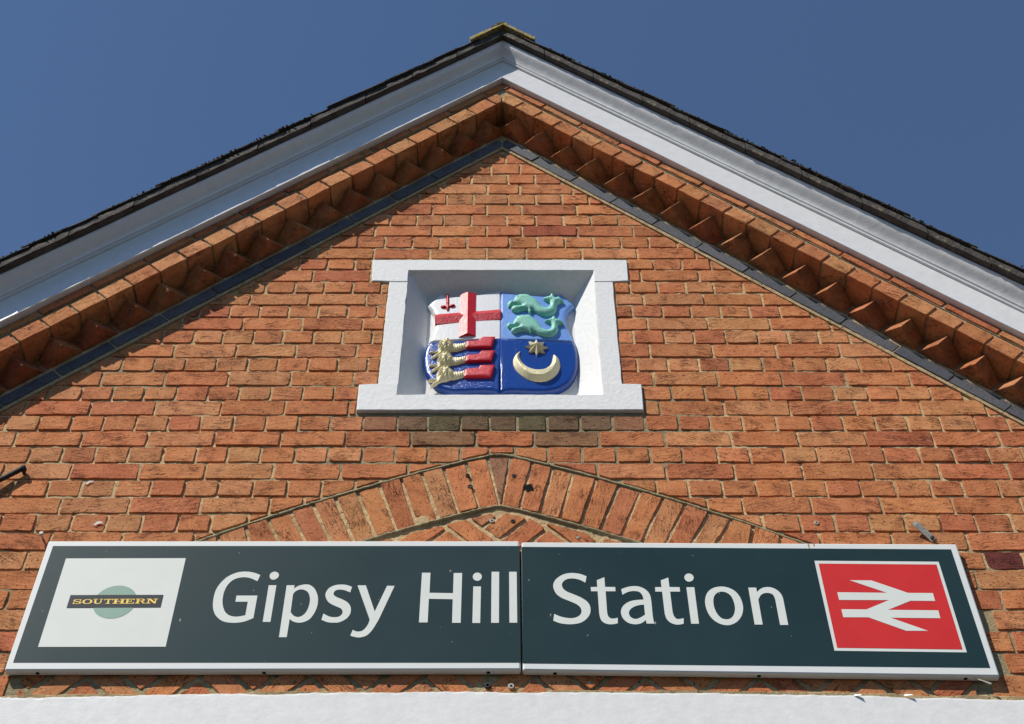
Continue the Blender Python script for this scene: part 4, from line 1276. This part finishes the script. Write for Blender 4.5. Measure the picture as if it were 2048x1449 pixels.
def lerp2(a, b, t): return (a[0] + (b[0] - a[0]) * t, a[1] + (b[1] - a[1]) * t)
def roof_h(hmax, slope):
    return lambda x, z, d: np.minimum(d * slope, hmax)
def ridge_bar(poly4, r0, r1, h, e):
    """bar with a ridge: poly corners a,b (start end), c,d"""
    a, b, c, d = poly4
    sk = 0.004
    V = []
    for (x, z), hh in ((a, e), (r0, h), (b, e), (c, e), (r1, h), (d, e)):
        V.append((x, -(bulge(x, z) + hh), z))
    for (x, z) in (a, r0, b, c, r1, d):
        V.append((x, -(bulge(x, z) - sk), z))
    F = [(0, 1, 4, 5), (1, 2, 3, 4), (0, 6, 7, 1), (1, 7, 8, 2), (2, 8, 9, 3), (3, 9, 10, 4), (4, 10, 11, 5), (5, 11, 6, 0)]
    return V, F
cr = CROSS
V1, F1 = ridge_bar((cr[0], cr[1], cr[2], cr[3]), cr[8], cr[9], 0.014, 0.003)
V2, F2 = ridge_bar((cr[4], cr[5], cr[7], cr[6]), cr[10], cr[11], 0.0105, 0.003)
o_ = len(V1)
mk('cross', V1 + V2, F1 + [tuple(i + o_ for i in f) for f in F2], MAT['sh_red'], shield)
sw_parts = []
blade, gl, gr_, pom = SWORD
sw = relief('sword', [p for p in blade], lambda x, z, d: 0.002 + np.minimum(d * 1.2, 0.006), MAT['sh_red'], shield, grid=0.003)
for q in (gl, gr_, pom):
    relief('sword_hilt', catmull(q, 3), lambda x, z, d: 0.002 + np.minimum(d * 1.4, 0.006), MAT['sh_red'], sw, grid=0.0025)

def dolphin_h(x, z, d):
    body = 0.004 + 0.015 * np.sqrt(np.clip(d / 0.024, 0, 1) * (2 - np.clip(d / 0.024, 0, 1)))
    return body + 0.0019 * np.sin(x * 620 + z * 200) * np.sin(z * 700 - x * 150) * np.clip(d / 0.006, 0, 1)
for q in DOLPHINS:
    lp = catmull(q, 3)
    dl = relief('dolphin', lp, dolphin_h, MAT['sh_teal'], shield, grid=0.0026)
    xs = [p[0] for p in lp]; zs = [p[1] for p in lp]
    ex, ez = min(xs) + 0.042, max(zs) - 0.038
    V, F = [], []
    cy = -(bulge(ex, ez) + 0.016)
    for i in range(6):
        for j in range(8):
            a, b = math.pi * i / 5, math.tau * j / 8
            V.append((ex + 0.0045 * math.sin(a) * math.cos(b), cy - 0.004 * math.cos(a), ez + 0.004 * math.sin(a) * math.sin(b)))
    for i in range(5):
        for j in range(8):
            F.append((i * 8 + j, i * 8 + (j + 1) % 8, i * 8 + 8 + (j + 1) % 8, i * 8 + 8 + j))
    mk('eye', V, F, MAT['sh_teal'], dl, smooth=True)

for q, c, s in zip(LIONS, LION_C, SLEEVES):
    def lion_h(x, z, d, c=c):
        dx, dz = x - c[0], z - c[1]
        r = np.sqrt(dx ** 2 + (dz * 0.85) ** 2)
        th = np.arctan2(dz, dx)
        h = 0.004 + 0.010 * np.sqrt(np.clip(d / 0.014, 0, 1))
        mane = np.exp(-((r - 0.021) / 0.008) ** 2)
        h += mane * (0.006 + 0.0042 * np.sin(th * 11))
        h += 0.013 * np.exp(-(r / 0.014) ** 2)                               # face dome
        h += 0.006 * np.exp(-((dx / 0.0032) ** 2 + ((dz + 0.003) / 0.010) ** 2))   # nose
        for ex in (-0.0075, 0.0075):
            h -= 0.009 * np.exp(-(((dx - ex) / 0.0036) ** 2 + ((dz - 0.006) / 0.0026) ** 2))
        h -= 0.004 * np.exp(-((dx / 0.007) ** 2 + ((dz + 0.0155) / 0.0018) ** 2))
        neck = (dx > 0.026)
        h += np.where(neck, 0.0016 * np.sin(dx * 700 + dz * 160), 0)
        return h
    relief('lion_head', catmull(q, 3), lion_h, MAT['sh_gold'], shield, grid=0.0018)
    relief('banner', [p[:2] for p in s], lambda x, z, d: 0.011 + np.minimum(d * 0.5, 0.0025), MAT['sh_red'], shield, grid=0.006, smooth=False)
relief('crescent', catmull(CRESC, 4), lambda x, z, d: 0.003 + np.minimum(d * 1.0, 0.018), MAT['sh_gold'], shield, grid=0.0022)
# eight-pointed star, each ray ridged
(sx, sz), rx, rz = STAR
V, F = [(sx, -(bulge(sx, sz) + 0.024), sz)], []
for i in range(16):
    t = math.pi / 2 + i * math.pi / 8
    k = 1.0 if i % 2 == 0 else 0.56
    x, z = sx + rx * k * math.cos(t), sz + rz * k * math.sin(t)
    V.append((x, -(bulge(x, z) + (0.006 if i % 2 == 0 else 0.004)), z))
for i in range(16):
    x, _, z = V[1 + i]
    V.append((x, -(bulge(x, z) - 0.004), z))
for i in range(16):
    j = (i + 1) % 16
    F.append((0, 1 + i, 1 + j))
    F.append((1 + i, 17 + i, 17 + j, 1 + j))
mk('star', V, F, MAT['sh_gold'], shield)

# ------------------------------------------------------------------ station sign: two tray panels
def round_poly(q, r, n=5):
    out = []
    for i in range(len(q)):
        a, b, c = Vector(q[i - 1]), Vector(q[i]), Vector(q[(i + 1) % len(q)])
        d1, d2 = (a - b).normalized(), (c - b).normalized()
        for k in range(n + 1):
            t = k / n
            s, e2 = b + d1 * r, b + d2 * r
            out.append(tuple(s * (1 - t) ** 2 + b * 2 * t * (1 - t) + e2 * t * t))
    return out
def tray(q, parent):
    p = ccw(round_poly(ccw(q), 0.007))
    n = len(p)
    cx = sum(v[0] for v in p) / n; cz = sum(v[1] for v in p) / n
    V, F = [], []
    def ring(d, w):
        i = inset_any(p, d)
        V.extend([(x, -w, z) for x, z in i])
    def inset_any(pl, d):
        out = []
        for i in range(n):
            p0, p1, p2 = pl[i - 1], pl[i], pl[(i + 1) % n]
            t = Vector((p2[0] - p0[0], p2[1] - p0[1])).normalized()
            out.append((p1[0] - t.y * d, p1[1] + t.x * d))
        return out
    for d, w in ((0.0015, 0.0015), (0.0, 0.004), (0.0, 0.019), (0.0014, 0.0228), (0.0048, 0.025)):
        ring(d, w)
    for r3 in range(4):
        for i in range(n):
            j = (i + 1) % n
            F.append((r3 * n + i, r3 * n + j, r3 * n + n + j, r3 * n + n + i))
    F += [tuple(4 * n + i for i in range(n)), tuple(range(n))[::-1]]
    return mk('tray', V, F, MAT['sign_white'], parent)

sL = thing('sign_panel', 'left dark green sign panel with white logo square and first words of the station name', 'sign', (-0.708, 0, 4.188), 'two sign panels over the entrance')
sR = thing('sign_panel', 'right dark green sign panel with red double arrow square and the word Station', 'sign', (0.706, 0, 4.17), 'two sign panels over the entrance')
for root, q, gq in ((sL, TRAYS[0], GREEN[0]), (sR, TRAYS[1], GREEN[1])):
    tray(q, root)
    sheet('face', [ccw(round_poly(ccw(gq), 0.002))], 0.0256, MAT['green'], root)
for nm, loops in LETTERS:
    ls = [catmull(l, 5) for l in loops]
    root = sL if ls[0][0][0] < 0.027 else sR
    sheet('letter' if nm != 'dot' else 'letter_dot', ls, 0.0262, MAT['print_white'], root)
sq = sheet('logo_square', [LOGO_SQ], 0.0262, MAT['print_white'], sL)
sheet('disc', [[(DISC[0] + DISC[2] * 1.0 * math.cos(t * math.tau / 48), DISC[1] + DISC[2] * math.sin(t * math.tau / 48)) for t in range(48)]], 0.0267, MAT['disc_green'], sq)
sheet('bar', [LOGO_BAR], 0.0272, MAT['bar_dark'], sq)

def arc(cx, cy, rx, ry, a0, a1, n=10):
    return [(cx + rx * math.cos(math.radians(a0 + (a1 - a0) * i / n)), cy + ry * math.sin(math.radians(a0 + (a1 - a0) * i / n))) for i in range(n + 1)]
def rect(x0, y0, x1, y1): return [(x0, y0), (x1, y0), (x1, y1), (x0, y1)]
SW_, HL = 0.20, 0.13
def glyph(c):
    """wide slab-serif capitals in a unit box: list of (outline, holes...)"""
    if c == 'O':
        return [[arc(.5, .5, .5, .5, 0, 360, 28)[:-1], arc(.5, .5, .29, .39, 0, 360, 28)[:-1]]]
    if c == 'H':
        return [[rect(.12, 0, .32, 1)], [rect(.68, 0, .88, 1)], [rect(.32, .44, .68, .57)], [rect(0, 0, .44, HL)], [rect(.56, 0, 1, HL)], [rect(0, 1 - HL, .44, 1)], [rect(.56, 1 - HL, 1, 1)]]
    if c == 'U':
        o = [(.12, 1), (.12, .38)] + arc(.48, .38, .36, .40, 180, 360, 14) + [(.84, 1), (.72, 1)] + [(.72, .38)] + arc(.52, .38, .20, .27, 360, 180, 14) + [(.32, 1)]
        return [[o], [rect(0, 1 - HL, .44, 1)], [rect(.62, 1 - HL, .96, 1)]]
    if c == 'T':
        return [[rect(.40, 0, .60, 1)], [rect(.24, 0, .76, HL)], [rect(0, 1 - HL, 1, 1)], [rect(0, .70, .10, 1)], [rect(.90, .70, 1, 1)]]
    if c == 'E':
        return [[rect(.12, 0, .32, 1)], [rect(0, 0, .95, HL)], [rect(0, 1 - HL, .93, 1)], [rect(.32, .45, .68, .57)], [rect(.85, 0, .95, .32)], [rect(.83, .70, .93, 1)], [rect(.60, .35, .68, .67)]]
    if c == 'R':
        o = [(.32, 1)] + arc(.62, .74, .26, .26, 90, -90, 12) + [(.32, .48), (.32, .58)] + arc(.60, .74, .10, .14, -90, 90, 8) + [(.32, .88)]
        return [[rect(.12, 0, .32, 1)], [rect(0, 0, .44, HL)], [rect(0, 1 - HL, .34, 1)], [o], [[(.50, .50), (.70, .52), (.88, HL), (1, HL), (1, 0), (.76, 0)]]]
    if c == 'N':
        return [[rect(.13, 0, .25, 1)], [rect(.75, 0, .87, 1)], [rect(0, 0, .40, HL)], [rect(.60, 1 - HL, 1, 1)], [rect(0, 1 - HL, .30, 1)], [[(.13, 1), (.36, 1), (.87, .10), (.87, 0), (.72, 0), (.13, .9)]]]
    if c == 'S':
        o = [(.90, .98), (.90, .66), (.80, .66)] + arc(.50, .72, .30, .17, 10, 100, 6) + arc(.36, .73, .13, .12, 110, 250, 6) + [(.5, .585), (.78, .52)] + arc(.70, .29, .30, .25, 60, -90, 8) + [(.40, .03), (.22, .10), (.20, .02), (.08, .02), (.08, .37), (.19, .37)] + arc(.47, .27, .27, .14, 200, 270, 5) + arc(.66, .26, .14, .12, -80, 80, 6) + [(.5, .43), (.22, .50)] + arc(.34, .72, .28, .25, 220, 90, 8) + [(.60, .97), (.77, .91), (.80, .98)]
        return [[o]]
    return []
for c, x0, x1, z0, z1 in SMALL:
    V, F = [], []
    for loops in glyph(c):
        ls = [[(x0 + (x1 - x0) * p[0], z0 + (z1 - z0) * p[1]) for p in l] for l in loops]
        pts, tris = fill(ls)
        o = len(V)
        V += [(p[0], -0.0277 - 0.00002 * len(F), p[1]) for p in pts]
        for t in tris:
            a, b, d = (pts[i] for i in t)
            s = (b[0] - a[0]) * (d[1] - a[1]) - (b[1] - a[1]) * (d[0] - a[0])
            F.append(tuple(i + o for i in (t if s > 0 else t[::-1])))
    mk('small_letter', V, F, MAT['yellow'], sq)
bx = sheet('logo_box', [BOX_W], 0.0262, MAT['print_white'], sR)
sheet('red_field', [BOX_R], 0.0267, MAT['red_print'], bx)
sheet('double_arrow', [ARROW], 0.0272, MAT['print_white'], bx)
# drain holes on the underside, rust mark
for i, x in enumerate(HOLES_U):
    root = sL if i < 3 else sR
    q = TRAYS[0] if i < 3 else TRAYS[1]
    t = (x - q[3][0]) / (q[2][0] - q[3][0])
    z = q[3][1] + (q[2][1] - q[3][1]) * t
    V = [(x + 0.0058 * math.cos(a), -0.0115 + 0.0058 * math.sin(a), z - 0.0006) for a in [k * math.tau / 14 for k in range(14)]]
    mk('drain_hole', V, [tuple(range(14))[::-1]], MAT['black_hole'], root)
MAT['rust'] = plain('rust_stain', (0.45, 0.22, 0.06), 0.8, 0.2, 0.3, 90)
q = TRAYS[1]
for dx, l in ((0.0, 0.018), (0.017, 0.010)):
    x = RUST[0] + dx
    z = q[0][1] + (q[1][1] - q[0][1]) * (x - q[0][0]) / (q[1][0] - q[0][0]) - 0.005
    sheet('rust_mark', [[(x - 0.003, z), (x - 0.0012, z - l), (x + 0.001, z - l * .9), (x + 0.003, z)]], 0.0254, MAT['rust'], sR)

# ------------------------------------------------------------------ fixings on the wall
def plug(x, z, label, r=0.0075, w=0.004, head=False):
    t = thing('wall_plug', label, 'fixing', (x, 0, z), 'screw plugs left in the brickwork')
    V, F = [], []
    n = 14
    for (rr, ww) in ((r, -0.01), (r, w - 0.001), (r * 0.85, w), (r * 0.5, w), (r * 0.45, w - 0.004)):
        V += [(x + rr * math.cos(k * math.tau / n), -ww, z + rr * math.sin(k * math.tau / n)) for k in range(n)]
    for i in range(4):
        for k in range(n):
            F.append((i * n + k, i * n + (k + 1) % n, i * n + n + (k + 1) % n, i * n + n + k))
    mk('sleeve', V, F, MAT['dark_metal'] if not head else MAT['plastic'], t)
    mk('bore', [(x + r * .46 * math.cos(k * math.tau / n), -(w - 0.0035), z + r * .46 * math.sin(k * math.tau / n)) for k in range(n)], [tuple(range(n))], MAT['black_hole'], t)
labs = ['upper of two dark wall plugs in the arch bricks left of the crown', 'lower of two dark wall plugs in the arch bricks left of the crown', 'pale ringed wall plug just under the arch left of centre',
        'dark wall plug in the arch brick right of the crown', 'ringed wall plug just under the arch right of centre', 'small wall plug close above the sign right of centre', 'pale round plug in a brick above the right sign panel']
for (x, z), lb, r, h in zip(SCREWS[:7], labs, (.0075, .009, .008, .0075, .0075, .005, .0075), (0, 0, 1, 0, 0, 1, 1)):
    plug(x, z, lb, r, 0.004, h)
ulabs = ['leftmost small plug in the shaded bricks below the sign', 'dark plug under the sign just left of the panel joint', 'pale ringed plug under the sign nearest the panel joint', 'small pale plug in the shaded bricks below the right sign panel']
for (x, z), lb, r, h in zip(UNDER, ulabs, (.005, .009, .009, .005), (0, 0, 1, 1)):
    plug(x, z, lb, r, 0.004, h)
# protruding screw at the sign's top left corner
x, z = SCREWS[7]
sc_ = thing('screw', 'steel screw sticking out of the brick at the top left corner of the sign', 'fixing', (x, 0, z))
V, F = tube([(x, 0.01, z), (x, -0.020, z)], 0.0035, 10)
mk('shank', V, F, MAT['steel'], sc_)
V, F = tube([(x, -0.020, z), (x, -0.021, z), (x, -0.026, z), (x, -0.0275, z)], [0.0045, 0.0075, 0.0075, 0.005], 14)
mk('screw_head', V, F, MAT['steel'], sc_)
# broken hole in the arch
x, z = HOLE
r_ = random.Random(4)
hl = [(x + math.cos(t) * 0.017 * r_.uniform(.6, 1.25) , z + math.sin(t) * 0.020 * r_.uniform(.6, 1.3)) for t in [k * math.tau / 18 for k in range(18)]]
sheet('broken_hole', [hl], 0.0045, MAT['black_hole'], arch)
# bent steel strap
(x0, z0), (x1, z1) = STRAP
st = thing('metal_strap', 'short bent metal strap with a screw above the right sign panel', 'bracket', (x1, 0, z1))
dx, dz = x1 - x0, z1 - z0
l = math.hypot(dx, dz); nx, nz = -dz / l * 0.0115, dx / l * 0.0115
V = []
for t, w in ((0, 0.024), (0.12, 0.023), (0.8, 0.008), (1.0, 0.004)):
    cx, cz = x0 + dx * t, z0 + dz * t
    V += [(cx + nx, -w, cz + nz), (cx - nx, -w, cz - nz), (cx - nx, -w + 0.003, cz - nz), (cx + nx, -w + 0.003, cz + nz)]
F = [(3, 2, 1, 0), (12, 13, 14, 15)]
for i in range(3):
    for j in range(4):
        F.append((i * 4 + j, i * 4 + (j + 1) % 4, i * 4 + 4 + (j + 1) % 4, i * 4 + 4 + j))
mk('strap', V, F, MAT['steel'], st)
V, F = tube([(x1 - 0.006, 0.0, z1 + 0.004), (x1 - 0.006, -0.012, z1 + 0.004), (x1 - 0.006, -0.014, z1 + 0.004)], [0.005, 0.007, 0.004], 12)
mk('strap_screw', V, F, MAT['dark_metal'], st)
# rod at the left edge of the picture
(x0, z0), (x1, z1) = ROD
V, F = tube([(x0 - 0.12, -0.022, z0 - 0.045), (x0, -0.021, z0), ((x0 + x1) / 2, -0.020, (z0 + z1) / 2 + 0.002), (x1 - 0.012, -0.018, z1 - 0.004), (x1 - 0.008, -0.018, z1 - 0.002), (x1, -0.018, z1), (x1 + 0.004, -0.018, z1 + 0.002)], [0.0085, 0.0085, 0.0085, 0.009, 0.013, 0.013, 0.008], 12)
tag(mk('metal_rod', V, F, MAT['dark_metal'], smooth=True), 'dark weathered metal rod with knobbed end fixed to the brickwork at far left', 'rod')
rb = bpy.data.objects['metal_rod']
V, F = tube([(x1 - 0.006, 0.01, z1 - 0.003), (x1 - 0.006, -0.018, z1 - 0.003)], 0.006, 10)
mk('peg', V, F, MAT['dark_metal'], rb)
# cable tie end under the sign
(x0, z0), (x1, z1) = TIE
V, F = tube([(x0 - 0.004, -0.010, z0 + 0.012), (x0 + 0.01, -0.016, z0 - 0.001), ((x0 + x1) / 2, -0.021, (z0 + z1) / 2 + 0.001), (x1, -0.024, z1), (x1 + 0.003, -0.024, z1 - 0.001)], [0.0016, 0.0016, 0.0016, 0.0035, 0.0035], 8)
tag(mk('cable_tie', V, F, MAT['plastic']), 'thin pale cable tie tail hanging below the right end of the sign', 'cable tie')
